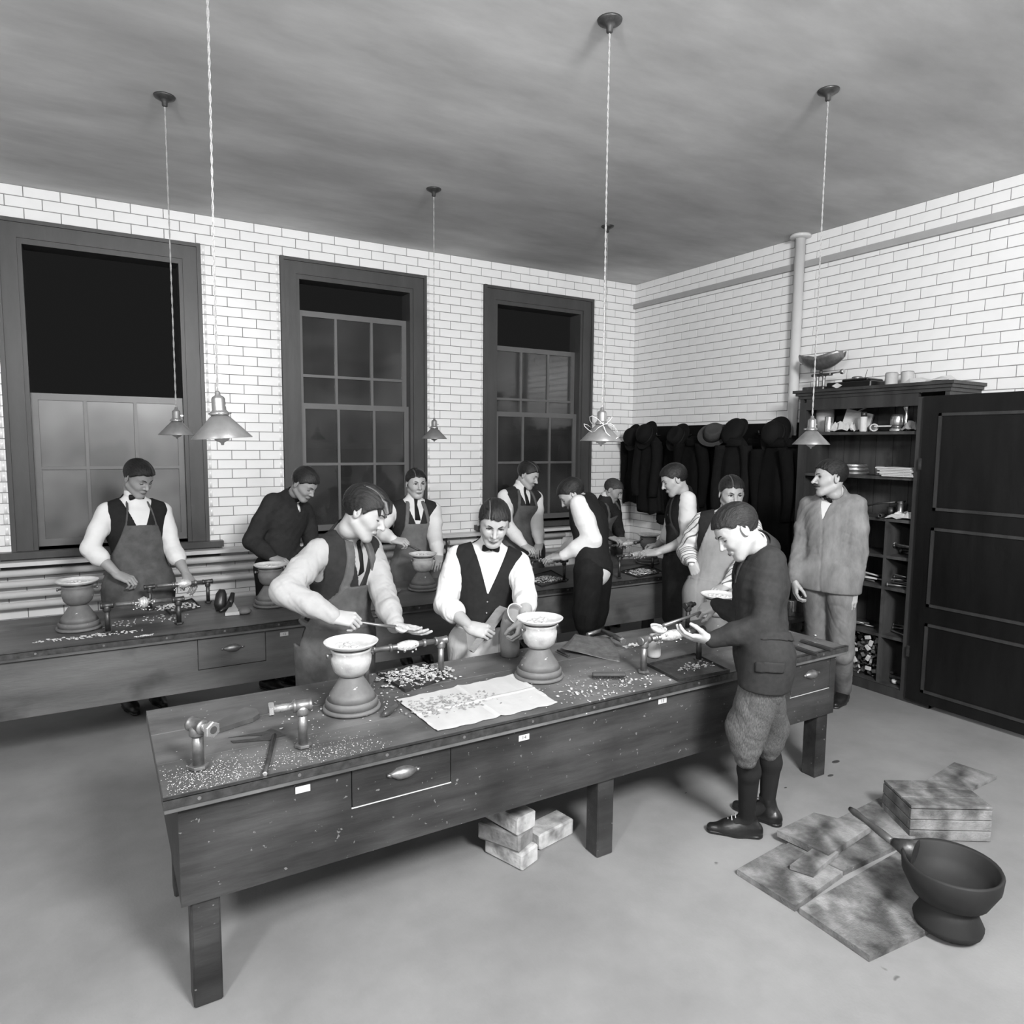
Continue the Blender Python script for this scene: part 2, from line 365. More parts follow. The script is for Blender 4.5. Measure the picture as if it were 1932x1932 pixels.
# ledge where benches meet the back wall
# windows
def window(i, w, spec):
    """spec: list of sashes (z0,z1,y, cross rails z, vertical muntin xs), glass material"""
    x0, x1 = w; root = struct(bpy.data.objects.new('window_%d' % i, None)); COL.objects.link(root); root.location = (x0, YB, WZ0)
    O = Vector((x0, YB, WZ0))
    def B(m, a, b): m.box((a[0]-O.x, a[1]-O.y, a[2]-O.z), (b[0]-O.x, b[1]-O.y, b[2]-O.z))
    c = .135; m = MB()
    B(m, (x0+.002, YB-.012, WZ0), (x0+c, YB+.03, WZ1)); B(m, (x1-c, YB-.012, WZ0), (x1-.002, YB+.03, WZ1)); B(m, (x0+c, YB-.012, WZ1-c), (x1-c, YB+.03, WZ1-.002))
    m.build('casing', M_CASING, root)
    m = MB()      # raised outer bead
    for a, b in (((x0+.002, WZ0), (x0+.03, WZ1)), ((x1-.03, WZ0), (x1-.002, WZ1)), ((x0+.03, WZ1-.03), (x1-.03, WZ1-.002))):
        B(m, (a[0], YB-.03, a[1]), (b[0], YB-.012, b[1]))
    m.build('bead', M_CASING, root)
    m = MB()      # jamb linings
    B(m, (x0+c, YB+.0, WZ0), (x0+c+.03, YB+.2, WZ1-c)); B(m, (x1-c-.03, YB+.0, WZ0), (x1-c, YB+.2, WZ1-c)); B(m, (x0+c+.03, YB+.0, WZ1-c-.04), (x1-c-.03, YB+.2, WZ1-c))
    m.build('jamb', M_CASING, root)
    m = MB(); B(m, (x0-.1, YB-.09, WZ0-.05), (x1+.1, YB+.2, WZ0)); B(m, (x0-.07, YB-.05, WZ0-.13), (x1+.07, YB, WZ0-.05)); m.build('sill', M_CASING, root)
    xi0, xi1 = x0+c+.03, x1-c-.03
    for (z0, z1, y, zs, mx, gm) in spec:
        m = MB(); t = .035
        B(m, (xi0, y, z1-.05), (xi1, y+t, z1)); B(m, (xi0, y, z0), (xi1, y+t, z0+.055))
        B(m, (xi0, y, z0+.055), (xi0+.045, y+t, z1-.05)); B(m, (xi1-.045, y, z0+.055), (xi1, y+t, z1-.05))
        sash = m.build('sash', M_SASH, root)
        for z in zs: mm = MB(); B(mm, (xi0+.045, y-.002, z-.012), (xi1-.045, y+t-.006, z+.012)); mm.build('muntin', M_SASH, sash)
        gx = [xi0+.045]+[xi0+(xi1-xi0)*k for k in mx]+[xi1-.045]
        for x in gx[1:-1]: mm = MB(); B(mm, (x-.012, y, z0+.055), (x+.012, y+t-.004, z1-.05)); mm.build('muntin', M_SASH, sash)
        gz = [z0+.055]+sorted(zs)+[z1-.05]
        for a in range(len(gx)-1):
            for b in range(len(gz)-1):
                mm = MB(); B(mm, (gx[a], y+.014, gz[b]), (gx[a+1], y+.018, gz[b+1])); mm.build('pane', gm, sash)
    return root
ysh = YB+.05
third = (.335, .665)
z = lambda px, py, y=YB+.05: at(px, py, Y=y).z
s2t, s2m = z(567, 583), z(567, 760)
window(1, WIN[1], [(WZ0+.02, z(250, 748), ysh, [z(250, 882)], third, M_GLASS1), (z(250, 762), WZ1-.14-.62-.0, ysh+.05, [], third, M_GLASS1)][:1])
window(2, WIN[2], [(WZ0+.02, s2m, ysh, [z(567, 876)], third, M_GLASS2), (s2m-.06-.35, s2t, ysh+.05, [z(567, 708, ysh+.05)], third, M_GLASS2)])
s3t, s3m = z(935, 650), z(935, 776)
window(3, WIN[3], [(WZ0+.02, s3m, ysh, [z(935, 873)], third, M_GLASS2), (s3m-.06-.18, s3t, ysh+.05, [z(935, 752, ysh+.05)], third, M_GLASS2)])
window(4, WIN[0], [(WZ0+.02, 1.95, ysh, [1.5], third, M_GLASS2)])
# heating pipes and ledge below the windows
led = struct(MB().box((XL, YB-.16, .925), (4.9, YB, .955)).build('trim_2', M_RADI))
g = 'heating pipes under the windows'
for k, zz in enumerate((.87, .79, .71, .63, .55)):
    for j, (a, b) in enumerate(((XL+.1, .45), (.5, 1.62), (1.67, 2.95), (3.0, 4.4))):
        if (k+j) % 5 == 4: continue
        lab = '%s white heating pipe on the back wall, %s' % (('topmost', 'second from top', 'middle', 'second from bottom', 'lowest')[k], ('below first window', 'behind the jersey man', 'behind bow-tied youth', 'below the last window')[j])
        tag(MB().tube([(a, YB-.12, zz), (b, YB-.12, zz)], .026, 12).build('heating_pipe', M_RADI), lab, 'pipe', g)
for x, w in ((.47, 'beside the man with crossed apron'), (1.645, 'behind the light-shirted man'), (2.975, 'behind the tall aproned youth'), (-1.5, 'at the far left end')):
    tag(MB().box((x-.02, YB-.092, 0), (x+.02, YB-.062, .92)).build('pipe_bracket', M_IRON), 'dark upright bracket of the heating pipes '+w, 'bracket', 'pipe brackets')
# vertical pipe on the right wall
pb = at(1511, 438, X=XA-.07)
o = thing('wall_pipe', 'pale vertical pipe running up the tiled wall to the ceiling', 'pipe', (XA-.07, pb.y, .0))
MB().lathe([(.043, 0.0), (.043, ZC-.035)], 20).build('pipe', M_WPIPE, o)
MB().lathe([(.045, ZC-.035), (.085, ZC-.028), (.09, ZC-.02), (.085, ZC-.002)], 24).build('ceiling_flange', M_WPIPE, o)

# ---------------------------------------------------------------- benches
def handle(parent, c):
    m = MB()
    R_ = []
    for k in range(9):
        a = PI*k/8
        R_.append((math.cos(a), math.sin(a)))
    for i in range(7):
        t = -1+2*i/6; s = (1-abs(t)**4)**.5*.8+.2
        pass
    rings = []
    for i in range(9):
        t = -1+2*i/8; s = max(.25, (1-abs(t)**3))
        rings.append([(c[0]+t*.05, c[1]-.026*s*math.sin(PI*k/8), c[2]+.004+.024*s*math.cos(PI*k/8)) for k in range(9)])
    m.rings(rings, closed=False, cap=False)
    m.tube([(c[0]-.064, c[1]-.003, c[2]+.006), (c[0]-.05, c[1]-.008, c[2]+.004)], .006, 8); m.tube([(c[0]+.064, c[1]-.003, c[2]+.006), (c[0]+.05, c[1]-.008, c[2]+.004)], .006, 8)
    m.box((c[0]-.055, c[1]-.003, c[2]-.005), (c[0]+.055, c[1], c[2]+.012))
    return m.build('handle', M_STEEL, parent)
def bench(label, x0, x1, y0, y1, legs, zb, top_m, wood_m, drawers, labels):
    O = Vector((x0, y0, 0)); t = thing('workbench', label, 'workbench', O)
    sub = lambda p: (p[0]-O.x, p[1]-O.y, p[2])
    def bx(a, b, ch=0): return MB().box(sub(a), sub(b), ch=ch)
    n = 3; w = (y1-y0)/n
    for k in range(n):
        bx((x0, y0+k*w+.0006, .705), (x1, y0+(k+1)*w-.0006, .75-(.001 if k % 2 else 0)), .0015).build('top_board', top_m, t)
    e = bx((x0-.002, y0-.004, .722), (x1+.002, y0, .753)); e.box(sub((x0-.002, y0-.004, .7505)), sub((x1+.002, y0+.016, .7535)))
    strip = e.build('edge_strip', M_IRON, t)
    k = x0+.1
    while k < x1:
        MB().lathe([(.006, 0), (.006, .002)], 8, frame(sub((k, y0-.004, .737)), (0, -1, 0))).build('screw', M_STEEL, strip); k += .31
    ya, xa0, xa1 = y0+.03, x0+.04, x1-.055
    # front apron with drawer openings left free
    segs = []; x = xa0
    for (a, b, z0, z1) in sorted(drawers):
        segs.append((x, a, zb, .705)); segs.append((a, b, zb, z0)); x = b
        if z1 < .70: segs.append((a, b, z1, .705))
    segs.append((x, xa1, zb, .705))
    m = MB()
    for a, b, c, d in segs: m.box(sub((a, ya, c)), sub((b, ya+.025, d)))
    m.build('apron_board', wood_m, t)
    for s, xx in ((0, xa0), (1, xa1)):
        bx((xx-.0 if not s else xx-.025, ya+.025, zb), (xx+.025 if not s else xx, y1-.04, .705)).build('end_board', wood_m, t)
    bx((xa0, y1-.065, zb), (xa1, y1-.04, .705)).build('back_board', wood_m, t)
    for (a, b, z0, z1) in drawers:
        d = bx((a+.003, ya-.002, z0+.004), (b-.003, ya+.02, min(z1, .702)), .002).build('drawer', wood_m, t)
        if top_m == M_TOP: bx((a, ya-.0015, z0), (b, ya+.004, z0+.003)).build('drawer_gap', M_LABEL, t)
        handle(d, sub(((a+b)/2, ya-.002, (z0+z1)/2+.01)))
    for (lx, ly) in legs:
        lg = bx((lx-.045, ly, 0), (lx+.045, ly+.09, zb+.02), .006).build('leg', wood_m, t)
    for (px, zz, txt) in labels:
        l = bx((px-.025, ya-.0035, zz-.012), (px+.025, ya-.0022, zz+.012)).build('number_card', M_LABEL, t)
        if txt:
            cu = bpy.data.curves.new('number', 'FONT'); cu.body = txt; cu.size = .022; cu.align_x = 'CENTER'; cu.align_y = 'CENTER'
            cu.materials.append(M_INK); tmp = bpy.data.objects.new('tmp', cu); me = bpy.data.meshes.new_from_object(tmp); bpy.data.objects.remove(tmp)
            to = bpy.data.objects.new('number', me); COL.objects.link(to); to.parent = l
            to.location = sub((px, ya-.0042, zz)); to.rotation_euler = (PI/2, 0, 0)
    return t
ya_ = 2.335
p = lambda px, py, y=ya_: at(px, py, Y=y)
dr = (p(663, 1500).x, p(851, 1450).x, p(755, 1502).z, .70)
rd = (p(1500, 1300).x-.05, p(1570, 1290).x, .50, .70)
bench('long worn front workbench with drawer and number card 14', .138, 3.555, 2.305, 3.15, [(.25, 2.345), (1.91, 2.355), (3.44, 2.355), (.25, 3.0), (1.91, 3.0), (3.44, 3.0)],
      .37, M_TOP, M_BENCH, [(dr[0], dr[1], dr[2], .705), (3.12, 3.45, .52, .705)],
      [(p(571, 1488).x, p(571, 1488).z, ''), (p(988, 1391).x, p(988, 1391).z, '14'), (p(1249, 1322).x, p(1249, 1322).z, '13')])
q = lambda px, py: at(px, py, Y=4.38)
bench('long back workbench of pale stained boards below the windows', -3.2, 4.75, 4.35, 5.2, [(-3.0, 4.4), (-1.2, 4.4), (1.45, 4.4), (3.0, 4.4), (4.6, 4.4), (1.45, 5.05), (3.0, 5.05), (4.6, 5.05)],
      .39, M_BENCHB, M_BENCHB, [(q(373, 1240).x, q(502, 1230).x, .51, .705), (2.35, 2.75, .51, .705)], [(q(536, 1196).x, q(536, 1196).z, '12')])
# ---------------------------------------------------------------- signed-distance modelling for bodies and cloth
def V3(p): return np.array([float(p[0]), float(p[1]), float(p[2])])
def mx(l):
    o = l[0]
    for a in l[1:]: o = np.maximum(o, a)
    return o
def nrm(v):
    v = V3(v); return v/max(np.linalg.norm(v), 1e-9)
class Field:
    def __init__(s, lo, hi, res):
        s.lo = V3(lo); s.res = res
        s.n = np.ceil((V3(hi)-s.lo)/res).astype(int)+1
        s.d = np.full(s.n, .2, np.float32)
        s.ax = [(s.lo[i]+np.arange(s.n[i])*res).astype(np.float32) for i in range(3)]
    def sub(s, lo, hi):
        a = np.clip(np.floor((V3(lo)-s.lo)/s.res).astype(int), 0, s.n); b = np.clip(np.ceil((V3(hi)-s.lo)/s.res).astype(int)+1, 0, s.n)
        if (b <= a).any(): return None, None
        sl = tuple(slice(a[i], b[i]) for i in range(3))
        return sl, (s.ax[0][sl[0]][:, None, None], s.ax[1][sl[1]][None, :, None], s.ax[2][sl[2]][None, None, :])
    def full(s): return (s.ax[0][:, None, None], s.ax[1][None, :, None], s.ax[2][None, None, :])
    def put(s, sl, f, k, op='u'):
        d = s.d[sl]
        if op == 'u':
            if k <= 0: s.d[sl] = np.minimum(d, f)
            else:
                h = np.maximum(k-np.abs(d-f), 0)/k; s.d[sl] = np.minimum(d, f)-h*h*k*.25
        else:
            f = -f
            if k <= 0: s.d[sl] = np.maximum(d, f)
            else:
                h = np.maximum(k-np.abs(d-f), 0)/k; s.d[sl] = np.maximum(d, f)+h*h*k*.25
    def cone(s, a, b, ra, rb, k=.01, n=None, sq=1., op='u'):
        """tapered capsule, flattened by sq along direction n"""
        a, b = V3(a), V3(b); m = max(ra, rb)+k+s.res*3+.045
        sl, c = s.sub(np.minimum(a, b)-m, np.maximum(a, b)+m)
        if sl is None: return s
        ba = b-a; L = max(ba@ba, 1e-12)
        x, y, z = c[0]-a[0], c[1]-a[1], c[2]-a[2]
        h = np.clip((x*ba[0]+y*ba[1]+z*ba[2])/L, 0, 1)
        x, y, z = x-h*ba[0], y-h*ba[1], z-h*ba[2]
        q = x*x+y*y+z*z
        if n is not None:
            n = nrm(n); vn = x*n[0]+y*n[1]+z*n[2]; q = q+vn*vn*(1/sq**2-1)
        r = ra+(rb-ra)*h; f = np.sqrt(q)-r
        if n is not None: f = f*(.5+.5*sq)
        s.put(sl, f.astype(np.float32), k, op); return s
    def ell(s, c, r, k=.01, M=None, op='u'):
        """ellipsoid with radii r, axes = rows of M"""
        c = V3(c); R_ = max(r)+k+s.res*3
        sl, g = s.sub(c-R_, c+R_)
        if sl is None: return s
        x, y, z = g[0]-c[0], g[1]-c[1], g[2]-c[2]
        if M is not None:
            x, y, z = (M[0][0]*x+M[0][1]*y+M[0][2]*z, M[1][0]*x+M[1][1]*y+M[1][2]*z, M[2][0]*x+M[2][1]*y+M[2][2]*z)
        q = np.sqrt((x/r[0])**2+(y/r[1])**2+(z/r[2])**2); q2 = np.sqrt((x/r[0]**2)**2+(y/r[1]**2)**2+(z/r[2]**2)**2)
        f = q*(q-1)/np.maximum(q2, 1e-6)
        s.put(sl, f.astype(np.float32), k, op); return s
    def mesh(s, xf=None):
        d = np.clip(s.d, -s.res*4, s.res*4).astype(np.float32)
        d[0], d[-1] = s.res*3, s.res*3; d[:, 0], d[:, -1] = s.res*3, s.res*3; d[:, :, 0], d[:, :, -1] = s.res*3, s.res*3
        g = vdb.FloatGrid(background=float(s.res*4)); g.copyFromArray(np.ascontiguousarray(d))
        p, q = g.convertToQuads(0.0)
        if len(p) == 0: return np.zeros((0, 3)), np.zeros((0, 4), int)
        p = np.asarray(p, float)*s.res+s.lo
        if xf is not None: p = p@xf[0].T+xf[1]
        return p, np.asarray(q, int)[:, ::-1]
def fold(c, seed, ks, amp, st=(1, 1, 1)):
    """cloth folds: warped waves plus a few sharp creases"""
    r = np.random.RandomState(seed); x, y, z = c[0]*st[0], c[1]*st[1], c[2]*st[2]; o = 0
    w = np.sin(11*x+r.rand()*6)+np.sin(13*y+r.rand()*6)+np.sin(9*z+r.rand()*6)
    for k in ks:
        v = nrm(r.randn(3)); q = np.sin(k*(v[0]*x+v[1]*y+v[2]*z)+w*1.6+r.rand()*6)
        o = o+.5*q+1.3*np.exp(-(q/.28)**2)*(.5+.5*np.sin(17*x-15*y+12*z+r.rand()*6))-.3
    return (o*amp/len(ks)).astype(np.float32)
def qmesh(name, parts, m, parent):
    """parts: list of (points, quads) -> one smooth mesh"""
    P, Q, n = [], [], 0
    for p, q in parts:
        if len(p): P.append(p); Q.append(q+n); n += len(p)
    if not P: return None
    P = np.concatenate(P); Q = np.concatenate(Q)
    me = bpy.data.meshes.new(name); me.vertices.add(len(P)); me.vertices.foreach_set('co', P.astype(np.float32).ravel())
    me.loops.add(Q.size); me.loops.foreach_set('vertex_index', Q.astype(np.int32).ravel())
    me.polygons.add(len(Q)); me.polygons.foreach_set('loop_start', np.arange(0, Q.size, 4, dtype=np.int32)); me.polygons.foreach_set('loop_total', np.full(len(Q), 4, np.int32))
    me.polygons.foreach_set('use_smooth', np.ones(len(Q), bool)); me.update(calc_edges=True); me.validate()
    o = link(name, me, m, parent)
    if parent is not None: o.matrix_parent_inverse = Matrix.Translation(-Vector(parent.location))
    return o

# ---- head, built once per variant in a local frame: x = person's right, y = face forward, z = up, origin between the ears
def head_parts(res, v):
    jw, nose, lids = v.get('jaw', 1), v.get('nose', 1), v.get('lids', 0)
    F = Field((-.1, -.125, -.165), (.1, .135, .14), res)
    F.ell((0, -.014, .037), (.0735, .094, .082), 0)
    F.ell((0, .022, .02), (.064, .066, .072), .03)
    F.ell((0, .034, -.035), (.054*jw, .052, .072), .03)
    for s in (-1, 1):
        F.cone((s*.052*jw, -.008, -.052), (s*.022, .06, -.096), .018, .016, .03)
        F.cone((s*.05, .028, -.012), (s*.036, .062, -.028), .018, .017, .025)
        F.cone((s*.012, .083, .026), (s*.042, .066, .030), .0095, .008, .012)
    F.ell((0, .064, -.099), (.02, .018, .017), .02)
    F.cone((0, .078, .022), (0, .096+.008*nose, -.022), .0085, .0105, .012)
    F.ell((0, .094+.010*nose, -.026), (.0105, .012, .009), .006)
    for s in (-1, 1): F.ell((s*.0125, .090, -.029), (.0075, .011, .007), .006)
    for s in (-1, 1): F.ell((s*.0055, .095+.006*nose, -.0365), (.0035, .005, .004), .004, op='s')
    for s in (-1, 1):
        F.ell((s*.031, .0885, .008), (.0175, .0145, .0125), .010, op='s')
        ez = .0085
        F.ell((s*.031, .0655, ez), (.0135, .0135, .0125), .003)
        if lids: F.ell((s*.031, .0668, ez), (.0148, .0145, .0128), .003)
        else:
            F.cone((s*.018, .0765, ez+.0075), (s*.044, .0715, ez+.0065), .0032, .003, .004)
            F.cone((s*.019, .0755, ez-.0095), (s*.043, .0705, ez-.0085), .0026, .0026, .004)
    F.cone((-.019, .0815, -.0575), (.019, .0815, -.0575), .006, .006, .008); F.ell((0, .0855, -.0555), (.014, .006, .0048), .005)
    F.ell((0, .0835, -.067), (.015, .007, .006), .006)
    F.cone((-.02, .0915, -.0615), (.02, .0915, -.0615), .0022, .0022, .003, op='s')
    for s in (-1, 1):
        M = [(.94, -.3*s, 0), (.3*s, .93, .12), (0, -.12, .99)]
        F.ell((s*.080, -.012, .0), (.007, .019, .031), .006, M)
        F.ell((s*.0865, -.010, .004), (.0068, .0125, .021), .003, M, op='s'); F.ell((s*.083, -.006, -.001), (.003, .006, .010), .003, M)
    F.cone((0, -.022, -.04), (0, -.030, -.095), .052, .049, .03)
    return F.mesh()
def hair_parts(res, v):
    F = Field((-.105, -.13, -.09), (.105, .125, .155), res)
    g = v.get('vol', .011)
    F.ell((0, -.014, .040), (.0735+g, .094+g, .082+g), 0)
    F.ell((0, .022, .024), (.064+g*.9, .066+g*.6, .074+g), .03)
    x, y, z = F.full()
    ax = np.abs(x)
    yy = [-.13, -.09, -.05, -.025, 0.0, .015, .035, .055, .08, .12]; zz = v.get('line', [-.06, -.055, -.045, -.015, .034, .02, .035, .058, .068, .07])
    zl = np.interp((y+0*x).ravel(), yy, zz).reshape((y+0*x).shape)
    zl = zl+v.get('slant', 0)*x*(y > .03)+.003*np.sin(x*150+v.get('seed', 1))*(y > .02)
    ps = v.get('part', None)
    part = 0
    cut = (zl-z)
    F.d = np.maximum(F.d, cut.astype(np.float32)*.8)
    if ps is not None:
        side = x-ps*1.0
        F.d += (.006*np.exp(-(side/.005)**2)*(y > -.05)*(z > .05)).astype(np.float32)
    st = np.sin((x*(1 if ps is None else 1.0)+.35*y*np.sin(z*20))*420+v.get('seed', 1)*3+6*np.sin(z*30+y*20))+.6*np.sin((x+y*.3+z*.5)*260)
    F.d += (.0006*st).astype(np.float32)
    for (a, b, ra, rb) in v.get('locks', []): F.cone(a, b, ra, rb, .008)
    return F.mesh()
def place_xf(c, f, u, sc=1.0):
    """local (x right, y forward, z up) -> world"""
    f = nrm(f); u = V3(u); u = nrm(u-f*(u@f)); l = np.cross(f, u)
    return (np.stack([l*sc, f*sc, u*sc], axis=1), V3(c))
# ---- hand: origin wrist, y to the fingers, z back of the hand, thumb on +x
def hand_field(res, curl, thumb, spread=.0, fore=None, fat=1.0):
    F = Field((-.085, -.06, -.12), (.105, .215, .055), res)
    kn = [(.029, .086, .0, .040, .025, .019, .0092), (.008, .091, .002, .045, .028, .021, .0094), (-.012, .087, .0, .041, .026, .020, .0088), (-.030, .078, -.003, .032, .020, .018, .0078)]
    for kx, ky, kz, *_ in kn: F.cone((kx*.75, .008, -.003), (kx, ky-.006, kz-.003), .0135, .0115, .016)
    F.cone((0, -.012, -.001), (0, .03, -.003), .024, .026, .02, (0, 0, 1), .62)
    for i, (kx, ky, kz, a, b, c, r) in enumerate(kn):
        cu = curl[i] if isinstance(curl, (list, tuple)) else curl
        an = 0; p = np.array([kx, ky, kz]); sp = (kx*spread*6)
        for j, (L, t, ra, rb) in enumerate(((a, .95, r, r*.93), (b, 1.25, r*.93, r*.85), (c, .75, r*.85, r*.68))):
            an += cu*t
            d = np.array([sp*math.cos(an), math.cos(an), -math.sin(an)]); d /= np.linalg.norm(d)
            q = p+d*L; F.cone(p, q, ra*fat, rb*fat, .0035); p = q
    tc, ts = thumb                                    # curl across the palm, side spread
    p = np.array([.020, .018, -.006]); d = np.array([math.sin(.9*ts+.15), math.cos(.9*ts+.15), -.30-tc*.35]); d /= np.linalg.norm(d)
    q = p+d*.046; F.cone(p, q, .0155, .0125, .012)
    d2 = np.array([d[0]*(1-tc*1.1), .75, -.25-tc*.5]); d2 /= np.linalg.norm(d2); r_ = q+d2*.033; F.cone(q, r_, .0118*fat, .0102*fat, .005)
    d3 = np.array([d2[0]-tc*.5, .8, -.15-tc*.4]); d3 /= np.linalg.norm(d3); F.cone(r_, r_+d3*.028, .0102*fat, .0078*fat, .004)
    if fore is not None:
        e = nrm(fore); F.cone((0, 0, 0), e*.07, .025, .028, .016, (0, 0, 1), .78)
    return F.mesh()

def seg(a, b, t): return V3(a)+(V3(b)-V3(a))*t
def on_sphere(px, py, c, r, near):
    """point of the sight line at distance r from c (the nearer or farther one), else its closest point"""
    o = np.array([0, 0, CH]); d = V3(RM @ _ray(px, py)); t0 = (V3(c)-o)@d; q = o+d*t0; h = np.linalg.norm(q-V3(c))
    if h >= r: return V3(c)+(q-V3(c))*(min(h, r*1.12)/h)
    k = math.sqrt(r*r-h*h); return o+d*(t0-k if near else t0+k)
def vdir(c, v):
    """direction given as (right, towards camera, up) as seen from the camera at point c"""
    a = nrm((c[0], c[1], 0)); r = np.array([a[1], -a[0], 0]); return nrm(r*v[0]-a*v[1]+np.array([0, 0, 1])*v[2])
def solve(S):
    sc = S.get('sc', 1.0); N = V3(S['N'])
    if len(S['P']) == 3 and isinstance(S['P'][2], str): S['P'] = on_sphere(S['P'][0], S['P'][1], N, S.get('trunk', .52)*sc, S['P'][2] == 'n')
    P = V3(S['P']); up = nrm(N-P); f = vdir(N, S['bd']+(0,)); f = nrm(f-up*(f@up)); left = np.cross(up, f)
    w = S.get('sw', .180)*sc
    S['SL'] = N-up*.062+left*w; S['SR'] = N-up*.062-left*w
    for k in 'LR':
        if isinstance(S['E'+k][2], str): S['E'+k] = on_sphere(S['E'+k][0], S['E'+k][1], S['S'+k], .285*sc, S['E'+k][2] == 'n')
        if isinstance(S['W'+k][2], str): S['W'+k] = on_sphere(S['W'+k][0], S['W'+k][1], S['E'+k], .25*sc, S['W'+k][2] == 'n')
        h = S.setdefault('h'+k, {})
        for q in 'dn':
            if q in h: h[q] = vdir(S['W'+k], h[q])
    S['H'] = V3(S['H']); S['hf'] = vdir(S['H'], S['hf'])
    if 'hu' in S: S['hu'] = vdir(S['H'], S['hu'])
    for k in ('FL', 'FR'):
        if k in S: S[k] = vdir(S['H'], S[k])
def make_person(label, S, group='students and instructor at the benches'):
    solve(S)
    P, N, SL, SR, EL, ER, WL, WR = [V3(S[k]) for k in ('P', 'N', 'SL', 'SR', 'EL', 'ER', 'WL', 'WR')]
    res = S.get('res', .006); sc = S.get('sc', 1.0); seed = S.get('seed', 1)
    up = nrm(N-P); left = nrm(SL-SR); left = nrm(left-up*(left@up)); fwd = np.cross(left, up)
    base = Vector((P[0], P[1], 0)); 
    t = thing('person', label, 'person', base, 0, group)
    L2, R2 = V3(S.get('KL', P+left*.09+(0, 0, -.42))), V3(S.get('KR', P-left*.09+(0, 0, -.42)))
    hf = nrm((fwd[0], fwd[1], 0))
    hl = nrm((left[0], left[1], 0))
    HL, HR = P+hl*.085, P-hl*.085
    fz = .075
    AL, AR = V3(S.get('AL', (L2[0]-hf[0]*.03, L2[1]-hf[1]*.03, fz))), V3(S.get('AR', (R2[0]-hf[0]*.03, R2[1]-hf[1]*.03, fz)))
    M = S['mats']
    # --- torso distance field shared by the clothes
    Hc = V3(S['H']); hx = place_xf(Hc, S['hf'], S.get('hu', (0, 0, 1)), S.get('hs', 1.0))
    nb = hx[1]+hx[0]@V3((0, -.028, -.075)); ndl = nrm(nb-N) if np.linalg.norm(nb-N) > .03 else up; nd = nrm(ndl+up*.35); nc = nrm(nd+up*1.6)
    allp = np.array([P, N, SL, SR, EL, ER, WL, WR]); lo = allp.min(0)-.19; hi = allp.max(0)+.13
    lo[2] = min(lo[2], P[2]-.13)
    F = Field(lo, hi, res)
    W_ = seg(P, N, .32); C = seg(P, N, .68)
    st = S.get('stout', 1.0)
    F.cone(P-hl*.06, P+hl*.06, .108*sc*st, .108*sc*st, 0, hf, .86)
    F.cone(P+up*.02, W_, .135*sc*st, .130*sc*st, .06, fwd, .78)
    F.cone(W_, C, .135*sc*st, .158*sc*st, .05, fwd, .70)
    F.cone(C-left*.05, C+left*.05, .12*sc, .12*sc, .05, fwd, .85)
    sh = S.get('shin', .035)
    F.cone(SL-left*sh-up*.015, SR+left*sh-up*.015, .060*sc, .060*sc, .07)
    nu = S.get('neckup', 0)
    F.cone(N+nd*.045, N, .053*sc, .064*sc, .03)
    if nu: F.cone(N, N+ndl*nu, .066*sc, .058*sc, .03)
    for q in (SL, SR): F.cone(N+up*.015, q-nrm(q-N)*.03, .045*sc, .042*sc, .04)
    Tz = F.d.copy(); X, Y, Z_ = F.full()
    u = (X-P[0])*left[0]+(Y-P[1])*left[1]+(Z_-P[2])*left[2]
    v = (X-P[0])*fwd[0]+(Y-P[1])*fwd[1]+(Z_-P[2])*fwd[2]
    w = (X-P[0])*up[0]+(Y-P[1])*up[1]+(Z_-P[2])*up[2]
    H = float(np.linalg.norm(N-P)); C3 = (X, Y, Z_)
    # --- sleeves
    slv = S.get('sleeve', 'rolled')
    bag = S.get('bag', 1.0)
    def sleeve(G, e, wq, s_, k=.03):
        G.cone(s_, seg(s_, e, .5), .058*sc, .057*bag*sc, k); G.cone(seg(s_, e, .5), e, .057*bag*sc, .052*bag*sc, .02)
        if slv == 'rolled':
            d = nrm(wq-e); G.cone(e, e+d*.035, .056*bag*sc, .052*sc, .02); G.cone(e+d*.015, e+d*.05, .059*sc, .056*sc, .004)
        elif slv == 'elbow':
            G.cone(e, e+nrm(wq-e)*.10, .055*bag*sc, .050*sc, .02); G.cone(e+nrm(wq-e)*.050, e+nrm(wq-e)*.085, .059*sc, .058*sc, .003)
        else:
            m_ = seg(e, wq, .55); G.cone(e, m_, .054*bag*sc, .049*bag*sc, .02); G.cone(m_, seg(e, wq, .88), .049*bag*sc, .038*sc, .01); G.cone(seg(e, wq, .86), seg(e, wq, .97), .037*sc, .036*sc, .004)
    fa = S.get('fold', .0045)
    G = Field(lo, hi, res); fo = fold(C3, seed, (38, 55, 80, 110), fa, (1, 1, 1.3))
    sleeve(G, EL, WL, SL); sleeve(G, ER, WR, SR)
    G.d += fo-.002
    T1 = Tz+(fo-.003 if 'vest' not in M and 'apron' not in M else -.002)
    h_ = np.maximum(.03-np.abs(G.d-T1), 0)/.03; G.d = np.minimum(G.d, T1)-h_*h_*.03*.25
    if S.get('outer') is None or True:
        tp = S.get('ntop', .030 if S.get('jacket') else .040)+.062; na = ndl if nu else nc; tp = max(tp, nu+.056); G.cone(N+na*tp, N+na*.3, .062, .07, .004, op='s')
        out = S.get('coatlen', 0)
        if out:      # jacket or smock: extend the body below the waist
            for q in (HL, HR): G.cone(q+(0, 0, .05), seg(q, L2 if q is HL else R2, out/.42), .112*sc*st, .122*sc*st, .05, hf, .95)
            cutz = P[2]-out
            G.d = np.maximum(G.d, cutz-Z_)
            ym = np.exp(-((u+.0)/.006)**2)*.004*(v > 0)
            G.d += ym.astype(np.float32)
